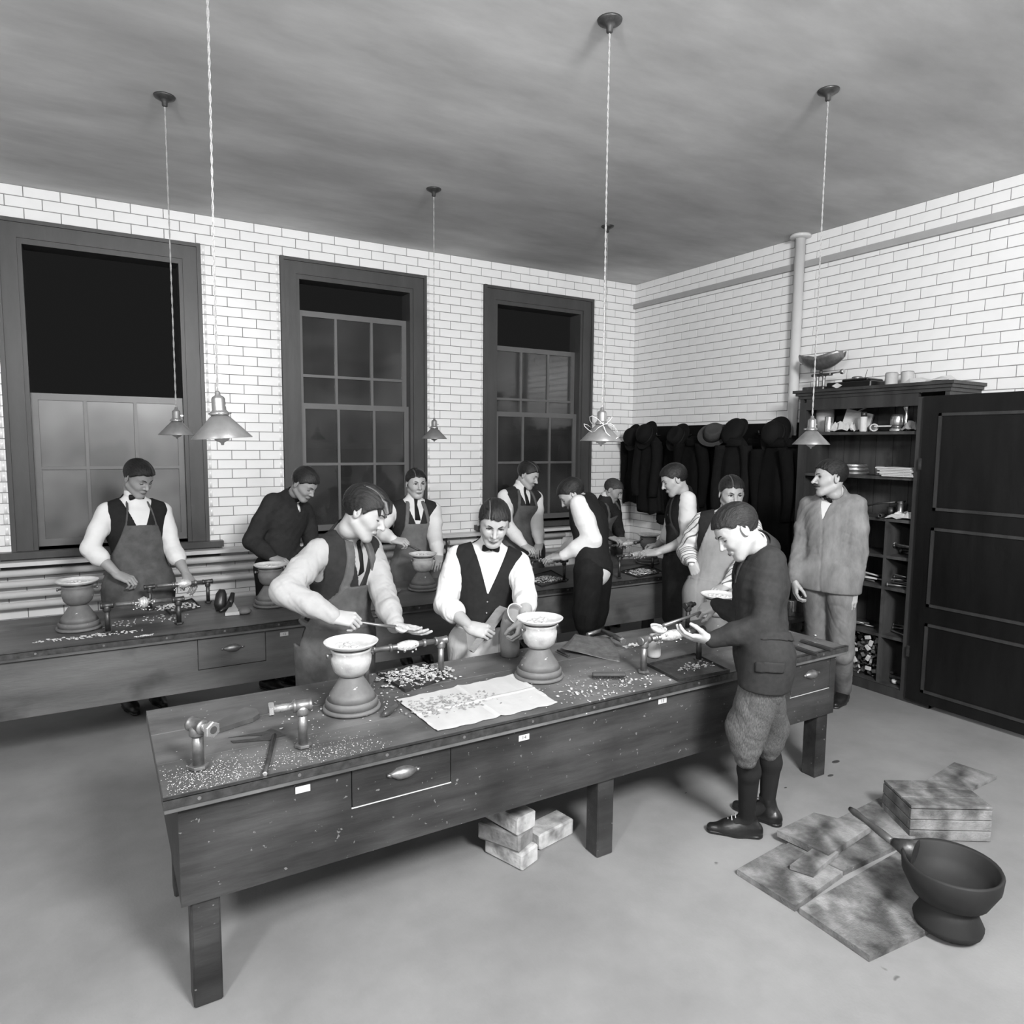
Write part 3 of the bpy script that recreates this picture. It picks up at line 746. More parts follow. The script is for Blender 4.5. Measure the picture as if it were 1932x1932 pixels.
        if S.get('vopen'):     # V opening of jacket collar shows the shirt beneath
            G.d = np.maximum(G.d, -mx([np.abs(u)-np.clip((w-(H-S['vopen']))*.30, 0, .2), -v-0*u+.0]).astype(np.float32)-0)
        qmesh('shirt' if not S.get('jacket') else 'jacket', [G.mesh()], M['shirt'], t)
    if S.get('jacket') or S.get('vopen'):
        G2 = Field(lo, hi, res); G2.d = Tz+.004
        G2.d = np.maximum(G2.d, (w-H-.03)); G2.d = np.maximum(G2.d, (H*.45-w)); G2.d = np.maximum(G2.d, -v)
        qmesh('shirt_front', [G2.mesh()], M.get('under', M_SHIRT), t)
        if S.get('lapel', 1):
            G2 = Field(lo, hi, res); vo = S.get('vopen', .16)
            e = np.clip((w-(H-vo))*.30, 0, .2)
            G2.d = mx([Tz-.013, -(Tz-.002), np.abs(np.abs(u)-e-.022)-.024*np.clip((w-(H-vo))/vo*1.2, .15, 1), -v+.0, w-H-.0, (H-vo)-w]).astype(np.float32)
            qmesh('lapels', [G2.mesh()], M['shirt'], t)
    if S.get('belt'):
        G = Field(lo, hi, res); G.d = Tz.copy()
        for q in (HL, HR): G.cone(q+(0, 0, .05), seg(q, L2 if q is HL else R2, S['coatlen']/.42), .112*sc*st, .122*sc*st, .05, hf, .95)
        Tj = G.d.copy(); G.d = mx([Tj-.011, -(Tj-.002), np.abs(w-S['belt'])-.020]).astype(np.float32)
        qmesh('belt', [G.mesh()], M['shirt'], t)
        G.d = mx([Tj-.012, -(Tj-.002), np.abs(w-S['belt']+.13)-.022, np.abs(v-.03)-.055, -u+.05]).astype(np.float32)
        qmesh('pocket_flap', [G.mesh()], M['shirt'], t)
    if S.get('jacket'):      # turned-down coat collar round the neck
        fx = nrm(fwd-nd*(fwd@nd)); lx = np.cross(fx, nd); rg = []; m = MB()
        for (r_, z_) in ((.066, -.03), (.069, .008), (.064, .030), (.070, .034), (.079, .012), (.096, -.030), (.092, -.034)):
            rg.append([N+ndl*(S.get('cz', .056)-.022)+nd*z_+(lx*math.sin(a)+fx*math.cos(a))*r_*1.12*sc-nd*.05*max(0, math.cos(a))**2 for a in np.linspace(.55, 2*PI-.55, 30)])
        m.rings(rg, closed=False, cap=False); co = m.build('coat_collar', M['shirt'], t); co.matrix_parent_inverse = Matrix.Translation(-base)
    # --- waistcoat
    if 'vest' in M:
        G = Field(lo, hi, res); vd, vl = S.get('vdepth', .27), S.get('vlen', -.03)
        G.d = Tz-.013+fold(C3, seed+5, (30, 45), .0025)
        hem = vl-.035*np.exp(-(u/.05)**2)*(v > 0)
        wv = np.clip((w-(H-vd))*.36, 0, .2)
        G.d = mx([G.d, hem-w]).astype(np.float32); na = ndl if nu else nc; G.cone(N+na*.084, N+na*.3, .066, .075, .004, op='s')
        G.d = np.maximum(G.d, np.where(v > -.02, (wv-np.abs(u))*.9, -.1)).astype(np.float32)
        for s_, sg in ((SL, 1), (SR, -1)):
            G.cone(s_+left*sg*.11-up*.02, s_+left*sg*.010-up*.045, .085*sc, .062*sc, .006, op='s'); G.cone(s_+left*sg*.008-up*.04, s_+left*sg*.004-up*.10, .060*sc, .052*sc, .006, op='s')
        ve = qmesh('waistcoat', [G.mesh()], M['vest'], t)
        # buttons
        for k in range(S.get('buttons', 0)):
            ww = H-vd-.035-k*.06
            p0 = P+up*ww+fwd*.16; 
            # march inward to the surface
            for q in range(60):
                ix = np.clip(np.round((p0-F.lo)/res).astype(int), 0, F.n-1)
                if Tz[tuple(ix)] < .014: break
                p0 = p0-fwd*.003
            b_ = MB().lathe([(.0065, 0), (.0065, .003), (.004, .0045)], 10, frame(p0, fwd)).build('button', M_IRON, t)
            b_.matrix_parent_inverse = Matrix.Translation(-base)
    # --- apron
    if 'apron' in M:
        bt, hb = S.get('bib', .12), S.get('hem', .45)
        lo2 = lo.copy(); lo2[2] = min(lo[2], P[2]-hb-.03); 
        G = Field(lo2, hi, res); A = Field(lo2, hi, res)
        off = np.round((lo-lo2)/res).astype(int)
        Tc = G.d; k0 = G.n[2]-F.n[2]
        X2, Y2, Z2 = G.full()
        for rq in (0,):
            G.cone(P-hl*.06, P+hl*.06, .108*sc*st, .108*sc*st, 0, hf, .86); G.cone(P+up*.02, W_, .135*sc*st, .130*sc*st, .06, fwd, .78)
            G.cone(W_, C, .135*sc*st, .158*sc*st, .05, fwd, .70); G.cone(C-left*.05, C+left*.05, .12*sc, .12*sc, .05, fwd, .85)
            G.cone(SL-left*sh-up*.015, SR+left*sh-up*.015, .060*sc, .060*sc, .07)
            if 'KL' in S or True:
                G.cone(HL, seg(HL, L2, 1.15), .114*sc, .10*sc, .06); G.cone(HR, seg(HR, R2, 1.15), .114*sc, .10*sc, .06); G.cone(P, P-V3((0, 0, hb)), .13*sc, .125*sc, .06, hf, .9)
        u2 = (X2-P[0])*left[0]+(Y2-P[1])*left[1]+(Z2-P[2])*left[2]; w2 = (X2-P[0])*up[0]+(Y2-P[1])*up[1]+(Z2-P[2])*up[2]
        v2 = (X2-P[0])*fwd[0]+(Y2-P[1])*fwd[1]+(Z2-P[2])*fwd[2]
        v3 = (X2-P[0])*hf[0]+(Y2-P[1])*hf[1]+0*Z2; u3 = (X2-P[0])*hl[0]+(Y2-P[1])*hl[1]+0*Z2
        T2 = G.d+fold((X2, Y2, Z2), seed+9, (22, 34, 50), .005, (1, 1, .4))
        half = np.interp(w2.ravel(), [-.5, 0, .12, H-bt], [.30, .26, .20, .105]).reshape(w2.shape)
        ap = mx([T2-.030, -(T2-.008), np.where(w2 > .0, np.abs(u2), np.abs(u3))-half, w2-(H-bt), (P[2]-hb)-Z2, np.where(w2 > .0, -v2, -v3-.05)])
        # straps up to the neck
        e = np.interp(w2.ravel(), [H-bt, H+.02], [.095, .062]).reshape(w2.shape)
        stp = mx([G.d-.024, -(G.d-.002), np.abs(np.abs(u2)-e)-S.get('strapw', .012), (H-bt-.02)-w2, w2-H-.04, -v2-.05])
        G.d = np.minimum(ap, stp).astype(np.float32)
        G.d = np.minimum(G.d, mx([np.abs(w2-.10)-.009, T2-.035, -(T2-.014), -v2-.3]).astype(np.float32))
        qmesh('apron', [G.mesh()], M['apron'], t)
    # --- trousers
    lt = S.get('legtype', 'long')
    lo3 = np.minimum.reduce([P, L2, R2, AL, AR])-.17; hi3 = np.maximum.reduce([P, L2, R2, AL, AR])+.17; lo3[2] = .03; hi3[2] = P[2]+.12
    r3 = max(res, .007) if not S.get('legfine') else res
    G = Field(lo3, hi3, r3)
    G.cone(P-hl*.06+(0, 0, .03), P+hl*.06+(0, 0, .03), .106*sc*st, .106*sc*st, 0, hf, .80)
    kn = S.get('kneer', .072)
    for h_, k_, a__ in ((HL, L2, AL), (HR, R2, AR)):
        if lt == 'long':
            G.cone(h_, k_, (.102 if 'apron' not in M else .092)*sc, kn*sc*1.05, .03); G.cone(k_, a__+(0, 0, .03), kn*sc, .058*sc, .03)
        else:
            G.cone(h_, k_+(0, 0, .04), .108*sc, .088*sc, .03); G.cone(k_+(0, 0, .05), k_-V3((0, 0, .03)), .092*sc, .078*sc, .03); G.cone(k_-V3((0, 0, .06)), k_-V3((0, 0, .09)), .062*sc, .052*sc, .012)
    X3 = G.full(); G.d += fold(X3, seed+3, (30, 44, 70), .006, (1, 1, .8))
    G.d = np.maximum(G.d, X3[2]-(P[2]+(.105 if not S.get('coatlen') else .05-S['coatlen'])))
    if lt == 'long': G.d = np.maximum(G.d, .05-X3[2])
    qmesh('trousers' if lt == 'long' else 'knickerbockers', [G.mesh()], M['trousers'], t)
    if lt != 'long':
        G = Field(lo3, hi3, r3)
        for k_, a__ in ((L2, AL), (R2, AR)):
            G.cone(k_, seg(k_, a__, .38)-hf*.012, .052*sc, .054*sc, .02); G.cone(seg(k_, a__, .38)-hf*.012, a__, .054*sc, .037*sc, .02); G.cone(a__, a__+hf*.06-V3((0, 0, .03)), .036, .03, .02)
        qmesh('stockings', [G.mesh()], M_SOCK, t)
    # --- shoes
    for sd, a__ in (('L', AL), ('R', AR)):
        fd = nrm(S.get('F'+sd, hf)); fd[2] = 0; fd = nrm(fd); sd_ = np.cross(fd, (0, 0, 1))
        A0 = V3((a__[0], a__[1], 0)); G = Field(A0-.26, A0+.26, .005 if S.get('legfine') else .008)
        G.cone(A0-fd*.045+(0, 0, .035), A0+fd*.06+(0, 0, .035), .034, .037, 0); G.cone(A0+fd*.05+(0, 0, .03), A0+fd*.155+(0, 0, .024), .040, .026, .03, (0, 0, 1), .8)
        G.cone(A0-fd*.015+(0, 0, .05), (a__[0], a__[1], .125), .038, .039, .03)
        G.cone(A0+fd*.03+(0, 0, .05), A0+fd*.09+(0, 0, .035), .036, .032, .03)
        G.d = np.maximum(G.d, (.012-G.full()[2])); G.d += fold(G.full(), seed, (70, 110), .002); G.d = np.maximum(G.d, G.full()[2]-.135)
        so = qmesh('shoe', [G.mesh()], M_LEATHER, t)
        G = Field(A0-.26, A0+.26, .005 if S.get('legfine') else .008)
        G.cone(A0-fd*.045+(0, 0, .01), A0+fd*.05+(0, 0, .01), .034, .036, 0); G.cone(A0+fd*.04+(0, 0, .01), A0+fd*.155+(0, 0, .01), .039, .027, .02)
        z_ = G.full()[2]; G.d = mx([G.d, z_-.018, .001-z_]).astype(np.float32)
        sol = qmesh('sole', [G.mesh()], M_IRON if not S.get('legfine') else M_LEATHER, t)
        if S.get('legfine'):
            m = MB()
            for k in range(5):
                c = A0+fd*(.036+k*.016)+V3((0, 0, .112-k*.0125)); m.tube([c-sd_*.022-V3((0, 0, .006)), c+(0, 0, .004), c+sd_*.022-V3((0, 0, .006))], .0022, 6)
            c = A0+fd*.05+V3((0, 0, .09)); m.tube([c, c+sd_*.03+(0, 0, -.02), c+sd_*.036+(0, 0, -.05)], .002, 6)
            l_ = m.build('laces', M_LABEL, t); l_.matrix_parent_inverse = Matrix.Translation(-base)
    # --- body: head and neck, trunk, arms and hands
    hr = S.get('hres', .0042)
    parts = []
    pts, q = head_parts(hr, S.get('face', {})); parts.append((pts@hx[0].T+hx[1], q))
    G = Field(np.minimum(lo, nb-.1), np.maximum(hi, nb+.12), .011)
    G.cone(nb, N, .048*sc, .052*sc, .0); G.cone(P, C, .07, .08, .03, fwd, .6); G.cone(SL-left*.03, SR+left*.03, .035, .035, .02); G.cone(N, C, .046, .08, .015)
    for h_, k_, a__ in ((HL, L2, AL), (HR, R2, AR)): pass
    parts.append(G.mesh())
    for sd, s_, e, wq in (('L', SL, EL, WL), ('R', SR, ER, WR)):
        bb = np.minimum.reduce([s_, e, wq])-.07, np.maximum.reduce([s_, e, wq])+.07
        G = Field(bb[0], bb[1], res)
        G.cone(s_, e, .045*sc, .040*sc, 0); 
        G.cone(e, seg(e, wq, .3), .041*sc, .043*sc, .02); G.cone(seg(e, wq, .3), wq, .043*sc, .0255*sc, .02)
        parts.append(G.mesh())
        hd = S.get('h'+sd, {}); d = nrm(hd.get('d', nrm(wq-e))); n_ = V3(hd.get('n', (0, 0, 1))); n_ = nrm(n_-d*(n_@d))
        xx = np.cross(d, n_)                       # right-handed local x
        mir = 1 if sd == 'L' else -1
        # thumb side: for a left hand seen from the back with fingers forward the thumb is on the right
        Rm = np.stack([xx*mir, d, n_], axis=1)
        lf = Rm.T@(nrm(e-wq))
        ph, qh = hand_field(hd.get('res', S.get('handres', .0036)), hd.get('curl', .45), hd.get('thumb', (.4, .5)), hd.get('spread', .0), lf, hd.get('fat', 1.0))
        ph = ph*(hd.get('s', sc))@Rm.T+wq
        if mir == -1: qh = qh[:, ::-1]
        parts.append((ph, qh))
    body = qmesh('body', parts, M.get('skin', M_SKIN), t)
    def local(name, m, mt, smooth=True, par=None):
        me = m.mesh(name); Pn = np.array([v_.co[:] for v_ in me.vertices])@hx[0].T+hx[1]
        me.vertices.foreach_set('co', Pn.astype(np.float32).ravel()); me.update(); o = link(name, me, mt, t); o.matrix_parent_inverse = Matrix.Translation(-base); return o
    # eyes, brows, mouth
    vf = S.get('face', {})
    if not vf.get('lids'):
        gz = vf.get('gaze', (0, .0))
        for s_ in (-1, 1):
            c = V3((s_*.031, .0655, .0085)); f_ = nrm((gz[0], 1, gz[1]))
            m = MB(); m.lathe([(.0132*math.sin(a), .0132*math.cos(a)) for a in np.linspace(0.001, PI-.001, 12)], 16, frame(c+V3((0, .0008, 0)), (0, 1, 0))); local('eye', m, M_EYEW)
            m = MB(); m.lathe([(.0070, 0), (.0070, .0012), (.003, .0024)], 12, frame(c+V3((0, .0008, 0))+f_*.0121, f_)); local('iris', m, M_EYED)
            m = MB(); m.tube([c+V3((-.016, .0115, .002)), c+V3((-.007, .0175, .0075)), c+V3((.006, .0175, .0075)), c+V3((.016, .012, .002))], .0019, 6); local('lashes', m, M_BROW)
    else:
        for s_ in (-1, 1):
            c = V3((s_*.031, .0668, .0085))
            m = MB(); m.tube([c+V3((-.0145, .0075, -.003)), c+V3((-.007, .0142, -.0058)), c+V3((.006, .0142, -.0058)), c+V3((.0145, .0075, -.003))], .0019, 6); local('lashes', m, M_BROW)
    for s_ in (-1, 1):
        m = MB(); m.tube([(s_*.012, .0945, .0245), (s_*.022, .0925, .030), (s_*.034, .0850, .0325), (s_*.046, .0735, .0285)], [.0018, .0032, .0030, .0012], 10); local('eyebrow', m, M_BROW)
    m = MB(); m.tube([(-.021, .0845, -.0615), (-.010, .0915, -.0590), (0, .0925, -.0600), (.010, .0915, -.0590), (.021, .0845, -.0615)], [.001, .0034, .0036, .0034, .001], 8); m.tube([(-.017, .0845, -.0635), (-.008, .0895, -.0665), (0, .0905, -.0670), (.008, .0895, -.0665), (.017, .0845, -.0635)], [.001, .0036, .0042, .0036, .001], 8); local('lips', m, M_LIP)
    m = MB(); m.tube([(-.022, .0850, -.0622), (-.010, .0940, -.0622), (0, .0952, -.0628), (.010, .0940, -.0622), (.022, .0850, -.0622)], [.0007, .0011, .0011, .0011, .0007], 5); local('mouth_line', m, M_BROW)
    if vf.get('moustache'):
        m = MB(); m.tube([(-.036, .078, -.055), (-.02, .094, -.048), (0, .103, -.0435), (.02, .094, -.048), (.036, .078, -.055)], [.002, .0075, .008, .0075, .002], 10); local('moustache', m, M_BROW)
    hv = S.get('hairv', {}); hp, hq = hair_parts(hr, hv); ho = qmesh('hair', [(hp@hx[0].T+hx[1], hq)], M['hair'], t)
    ps = hv.get('part'); th = np.arctan2(hp[:, 0]-(ps or 0)*.6, hp[:, 2]+.02)
    at_ = ho.data.attributes.new('strand', 'FLOAT_VECTOR', 'POINT'); pk = np.zeros(len(hp)) if ps is None else .55*np.exp(-((hp[:, 0]-ps)/.0020)**2)*(hp[:, 1] > -.04)*(hp[:, 2] > .04)
    at_.data.foreach_set('vector', np.stack([th*3.2+.5*np.sin(hp[:, 1]*22+th*2), hp[:, 1]*5+th*.4, pk], 1).astype(np.float32).ravel())
    # collar and tie
    if S.get('collar', 1):
        nf = nrm(nb-N) if np.linalg.norm(nb-N) > .02 else up
        cc = N+ndl*S.get('cz', .056); m = MB(); ax_ = nd; fx = nrm(fwd-ax_*(fwd@ax_)); lx = np.cross(fx, ax_)
        rg = []
        for (r_, z_) in ((.062, -.02), (.060, .005), (.056, .034), (.052, .035), (.053, .005), (.054, -.02)):
            rg.append([cc+ax_*z_+(lx*math.sin(a)*r_*sc+fx*math.cos(a)*r_*sc*1.02)-ax_*.018*max(0, math.cos(a))**3 for a in np.linspace(.13, 2*PI-.13, 26)])
        m.rings(rg, closed=False, cap=False)
        co = m.build('collar', M.get('collar', M_SHIRT), t); co.matrix_parent_inverse = Matrix.Translation(-base)
        tie = S.get('tie', 'bow'); tc = cc+fx*.066*sc-ax_*.012
        if tie == 'bow':
            m = MB()
            for sg in (-1, 1):
                rg = []
                for xx_, hh, dd in ((.004, .006, .006), (.014, .012, .009), (.030, .019, .010), (.042, .021, .008), (.047, .014, .003)):
                    rg.append([tc+lx*sg*xx_*1.05+ax_*hh*math.sin(a)+fx*(dd*math.cos(a)-.12*xx_) for a in np.linspace(0, 2*PI, 11)[:-1]])
                m.rings(rg if sg > 0 else [r_[::-1] for r_ in rg])
            m.lathe([(.001, -.009), (.008, -.007), (.009, 0), (.008, .007), (.001, .009)], 12, frame(tc+fx*.004, ax_))
            b_ = m.build('bow_tie', M_TIE, t); b_.matrix_parent_inverse = Matrix.Translation(-base)
        elif tie == 'long':
            m = MB(); dn = -up; L_ = S.get('tielen', .16); rg = []
            for z_, wd in ((0, .012), (.012, .016), (.025, .011), (.07, .017), (L_, .024)):
                # follow the chest surface
                p0 = P+up*(H-.0-z_)+fwd*.2
                for q_ in range(80):
                    ix = np.clip(np.round((p0-F.lo)/res).astype(int), 0, F.n-1)
                    if Tz[tuple(ix)] < .006: break
                    p0 = p0-fwd*.003
                if z_ < .02: p0 = tc-ax_*z_
                rg.append([p0+lx*wd*math.cos(a)+fwd*.006*math.sin(a) for a in np.linspace(0, 2*PI, 11)[:-1]])
            m.rings(rg); b_ = m.build('necktie', M_TIE if not S.get('tiem') else S['tiem'], t); b_.matrix_parent_inverse = Matrix.Translation(-base)
    return t
# ---------------------------------------------------------------- the twelve people
def A(px, py, Y): return at(px, py, Y=Y)
MK = lambda **k: k
HV1 = dict(vol=.012, part=.03, seed=1); 
PEOPLE = []
def person(label, **S): PEOPLE.append((label, S))
# 1 young man at the far left of the back bench
person('young man in bow tie and dark crossed apron, sleeves rolled, at the first window',
    P=(262, 1105, 'f'), N=A(254, 948, 5.50), bd=(.28, .96), EL=(325, 1035, 'n'), ER=(170, 1035, 'n'),
    WL=(352, 1084, 'n'), WR=(222, 1084, 'n'), H=A(261, 903, 5.44), hf=(.55, .70, -.48), hL=MK(d=(.4, .6, -.5), n=(.5, .3, .8), curl=.6), hR=MK(d=(.8, .4, -.35), n=(.1, .4, .9), curl=.8),
    face=dict(lids=1), hairv=dict(vol=.013, part=-.03, seed=2), vdepth=.26, bib=.17, hem=.35, strapw=.006, buttons=0, seed=11, sleeve='elbow',
    mats=dict(shirt=M_SHIRT, vest=M_VEST, apron=M_APRON, trousers=M_TROU, hair=M_HAIR, skin=M_SKIND), res=.009, handres=.0045, hs=1.02)
# 2 dark jersey, bending forward
person('young man in plain dark jersey with white neckcloth, bending over the back bench',
    P=(522, 1070, 'f'), N=A(548, 940, 5.42), bd=(.72, .68), EL=(590, 1035, 'n'), ER=(474, 1022, 'n'),
    WL=(565, 1055, 'n'), WR=(514, 1052, 'n'), H=A(574, 914, 5.25), hf=(.68, .55, -.62), hL=MK(d=(-.6, .6, -.4), n=(0, .3, 1), curl=.6), hR=MK(d=(.8, .5, -.2), n=(0, .2, 1), curl=.5),
    face=dict(lids=1), hairv=dict(vol=.013, seed=3), sleeve='long', tie='long', tielen=.1, tiem=M_SHIRT, collar=1, fold=.007, seed=12, bag=1.12,
    mats=dict(shirt=M_JERSEY, trousers=M_TROU, hair=M_HAIR, skin=M_SKIND, collar=M_JERSEY), res=.009, hres=.0048, handres=.0045)
# 3 aproned youth beside the second window, looking at the camera
person('youth in pale denim apron and light tie looking up beside the second window',
    P=(785, 1075, 'f'), N=A(780, 948, 5.48), bd=(.25, .97), EL=(820, 1012, 'n'), ER=(712, 1002, 'n'),
    WL=(828, 1048, 'n'), WR=(742, 1018, 'n'), H=A(785, 913, 5.44), hf=(.32, .95, -.10), hL=MK(d=(-.1, .8, -.3), n=(.2, .2, 1), curl=.5), hR=MK(d=(.9, .3, -.1), n=(0, .5, 1), curl=.9),
    face=dict(gaze=(-.2, .1)), hairv=dict(vol=.012, part=.03, seed=4), tie='long', vdepth=.24, bib=.19, hem=.3, strapw=.016, seed=13, sleeve='long',
    mats=dict(shirt=M_SHIRT, vest=M_VEST2, apron=M_APRONM, trousers=M_TROU, hair=M_HAIR, skin=M_SKIN), res=.009, handres=.0045, bag=1.1)
# 4 young man at the front furnace
person('young man in grey work shirt and denim apron ladling lead at the front bench',
    P=(632, 1205, 'f'), N=A(655, 1014, 3.40), bd=(.72, .69), EL=(722, 1118, 'n'), ER=(537, 1115, 'n'),
    WL=(746, 1180, 'n'), WR=(630, 1163, 'n'), H=A(688, 968, 3.26), hf=(.88, .30, -.48), hu=(.35, 0, 1),
    hL=MK(d=(.8, .45, -.22), n=(.1, .5, -.85), curl=.22, thumb=(.1, .9), spread=.5, res=.0022), hR=MK(d=(.95, .2, -.12), n=(.0, .55, .8), curl=1.0, thumb=(.7, .25), res=.0022),
    neckup=.05, cz=.066, face=dict(lids=1, nose=1.3), hairv=dict(vol=.015, part=.045, seed=5, line=[-.06, -.058, -.05, -.02, .03, .0, .03, .05, .062, .068], locks=[((.03, .07, .085), (.035, .1, .055), .018, .012), ((-.02, .075, .085), (.0, .1, .06), .02, .012), ((.05, .06, .06), (.052, .078, .03), .012, .006)]),
    vdepth=.24, bib=.22, hem=.55, strapw=.022, tie='long', sleeve='long', bag=1.12, fold=.009, seed=14,
    mats=dict(shirt=M_SHIRTG, vest=M_VEST2, apron=M_APRON, trousers=M_TROU, hair=M_HAIR, collar=M_SHIRTG), res=.0064, hres=.003, hs=1.06)
# 5 bow-tied youth in the middle
person('youth in white shirt, dark waistcoat and bow tie eyeing the camera behind the front bench',
    P=(908, 1215, 'f'), N=A(923, 1036, 3.45), bd=(.1, .99), EL=(990, 1128, 'n'), ER=(840, 1140, 'n'),
    WL=(992, 1166, 'n'), WR=(888, 1184, 'n'), H=A(932, 987, 3.33), hf=(.06, .88, -.42), hu=(.08, 0, 1),
    hL=MK(d=(-.22, .15, -.65), n=(.85, .4, .1), curl=.75, res=.0022, thumb=(.5, .4)), hR=MK(d=(.85, .3, -.12), n=(-.1, .8, .6), curl=.95, thumb=(.6, .3), res=.0022),
    face=dict(gaze=(-.02, .42), jaw=.95), hairv=dict(vol=.011, part=.035, seed=6), vdepth=.27, vlen=.10, buttons=4, sleeve='elbow', bag=1.1, fold=.009, seed=15,
    mats=dict(shirt=M_SHIRT, vest=M_VEST, trousers=M_TROUL, hair=M_HAIR), res=.0064, hres=.003, hs=1.03)
# 6 tall youth at the third window
person('tall youth in long plain dark apron and white collar before the third window',
    P=(984, 1042, 'f'), N=A(982, 925, 5.48), bd=(.55, .83), EL=(1012, 985, 'n'), ER=(955, 990, 'n'),
    WL=(1018, 1026, 'n'), WR=(988, 1028, 'n'), H=A(996, 897, 5.42), hf=(.88, .35, -.42), hL=MK(d=(-.2, .8, -.4), n=(0, 0, 1), curl=.6), hR=MK(d=(.7, .5, -.3), n=(0, .3, 1), curl=.8),
    face=dict(lids=1, nose=1.2), hairv=dict(vol=.012, part=.03, seed=7), vdepth=.2, bib=.15, hem=.35, strapw=.014, tie='long', sleeve='long', bag=1.1, seed=16,
    mats=dict(shirt=M_SHIRT, vest=M_VEST2, apron=M_APRON, trousers=M_TROU, hair=M_HAIR), res=.009, handres=.0045, hres=.0048)
# 7 seen from behind, white sleeves and knickerbockers
person('youth in white sleeves and dark knickerbockers leaning at the near side of the back bench',
    P=(1120, 1075, 'n'), N=A(1108, 950, 4.20), bd=(-.9, -.42), EL=(1118, 1018, 'n'), ER=(1085, 1030, 'f'),
    WL=(1062, 1049, 'f'), WR=(1062, 1040, 'f'), H=A(1080, 934, 4.28), hf=(-.80, .05, -.62), hu=(-.4, 0, 1), hL=MK(d=(-.95, -.3, -.1), n=(0, .3, 1), curl=.35, spread=.4), hR=MK(d=(-.8, -.3, -.3), n=(0, 0, 1), curl=.7),
    KL=A(1105, 1168, 3.98), KR=A(1125, 1160, 4.14), legtype='knee', face=dict(lids=1), hairv=dict(vol=.011, seed=8), vdepth=.25, sleeve='long', bag=1.15, tie='none', seed=17,
    mats=dict(shirt=M_SHIRT, vest=M_VEST, trousers=M_TROU, hair=M_HAIR), res=.0072, hres=.0035)
# 8 small boy in the corner
person('small boy with cropped hair and dark apron working in the tiled corner',
    P=(1140, 1030, 'f'), N=A(1143, 946, 5.44), bd=(.8, .6), sw=.155, EL=(1165, 992, 'n'), ER=(1128, 993, 'n'),
    WL=(1172, 1014, 'n'), WR=(1152, 1013, 'n'), H=A(1156, 926, 5.42), hf=(.86, .25, -.5), hu=(.35, 0, 1), hL=MK(d=(.3, .9, -.3), n=(0, 0, 1), curl=.6), hR=MK(d=(.8, .4, -.2), n=(0, .2, 1), curl=.7),
    face=dict(lids=1), hairv=dict(vol=.008, seed=9), vdepth=.2, bib=.12, hem=.3, tie='none', sleeve='long', seed=18,
    mats=dict(shirt=M_VEST2, vest=M_VEST, apron=M_APRON, trousers=M_TROU, hair=M_HAIRL, skin=M_SKIND), res=.009, handres=.0045, hres=.004, sc=.95, hs=.95)
# 9 youth in profile before the coats
person('youth in dark waistcoat with bare forearms reaching to the back bench before the coats',
    P=(1290, 1080, 'f'), N=A(1288, 932, 4.12), bd=(-.96, .2), EL=(1300, 1022, 'n'), ER=(1262, 1010, 'f'),
    WL=(1240, 1042, 'f'), WR=(1240, 1028, 'f'), H=A(1272, 906, 4.05), hf=(-.88, .22, -.40), hu=(-.2, 0, 1), hL=MK(d=(-.95, -.3, -.08), n=(0, .5, .8), curl=.3), hR=MK(d=(-.6, -.6, -.1), n=(0, 0, 1), curl=.7),
    face=dict(lids=1), hairv=dict(vol=.013, seed=10, part=.03), vdepth=.25, sleeve='rolled', bag=1.15, tie='long', seed=19,
    mats=dict(shirt=M_SHIRT, vest=M_VEST, apron=M_VEST2, trousers=M_TROU, hair=M_HAIR), bib=.25, hem=.45, res=.0072, hres=.0035)
# 10 striped sleeves, pale apron
stripe = mat('striped_shirt', .66, .85, var=.04)
def add_stripes():
    nt = stripe.node_tree; N = nt.nodes; L = nt.links; b = N['Principled BSDF']
    wv = N.new('ShaderNodeTexWave'); wv.inputs['Scale'].default_value = 12; wv.inputs['Distortion'].default_value = .6; wv.bands_direction = 'DIAGONAL'
    tc = N.new('ShaderNodeTexCoord'); L.new(tc.outputs['Object'], wv.inputs[0])
    cr = N.new('ShaderNodeValToRGB'); L.new(wv.outputs[0], cr.inputs[0]); cr.color_ramp.elements[0].color = (.12, .12, .12, 1); cr.color_ramp.elements[1].color = (.66, .66, .66, 1)
    cr.color_ramp.elements[0].position = .10; cr.color_ramp.elements[1].position = .17
    L.new(cr.outputs[0], b.inputs['Base Color'])
add_stripes()
person('young man in striped puffed sleeves and pale apron half hidden behind the jacketed boy',
    P=(1350, 1125, 'f'), N=A(1374, 972, 3.50), bd=(-.15, .98), EL=(1420, 1050, 'n'), ER=(1296, 1040, 'f'),
    WL=(1370, 1105, 'n'), WR=(1306, 1062, 'n'), H=A(1380, 932, 3.42), hf=(.30, .92, -.22), hL=MK(d=(-.6, .6, -.2), n=(.2, 0, 1), curl=.5), hR=MK(d=(.35, .35, -.8), n=(-.3, .9, .2), curl=.7, res=.0026),
    face=dict(gaze=(-.3, .1)), hairv=dict(vol=.013, part=.02, seed=11), vdepth=.25, bib=.12, hem=.6, sleeve='long', bag=1.3, fold=.009, tie='long', seed=20,
    mats=dict(shirt=stripe, vest=M_VEST2, apron=M_APRONL, trousers=M_TROU, hair=M_HAIR), res=.0072, hres=.003)
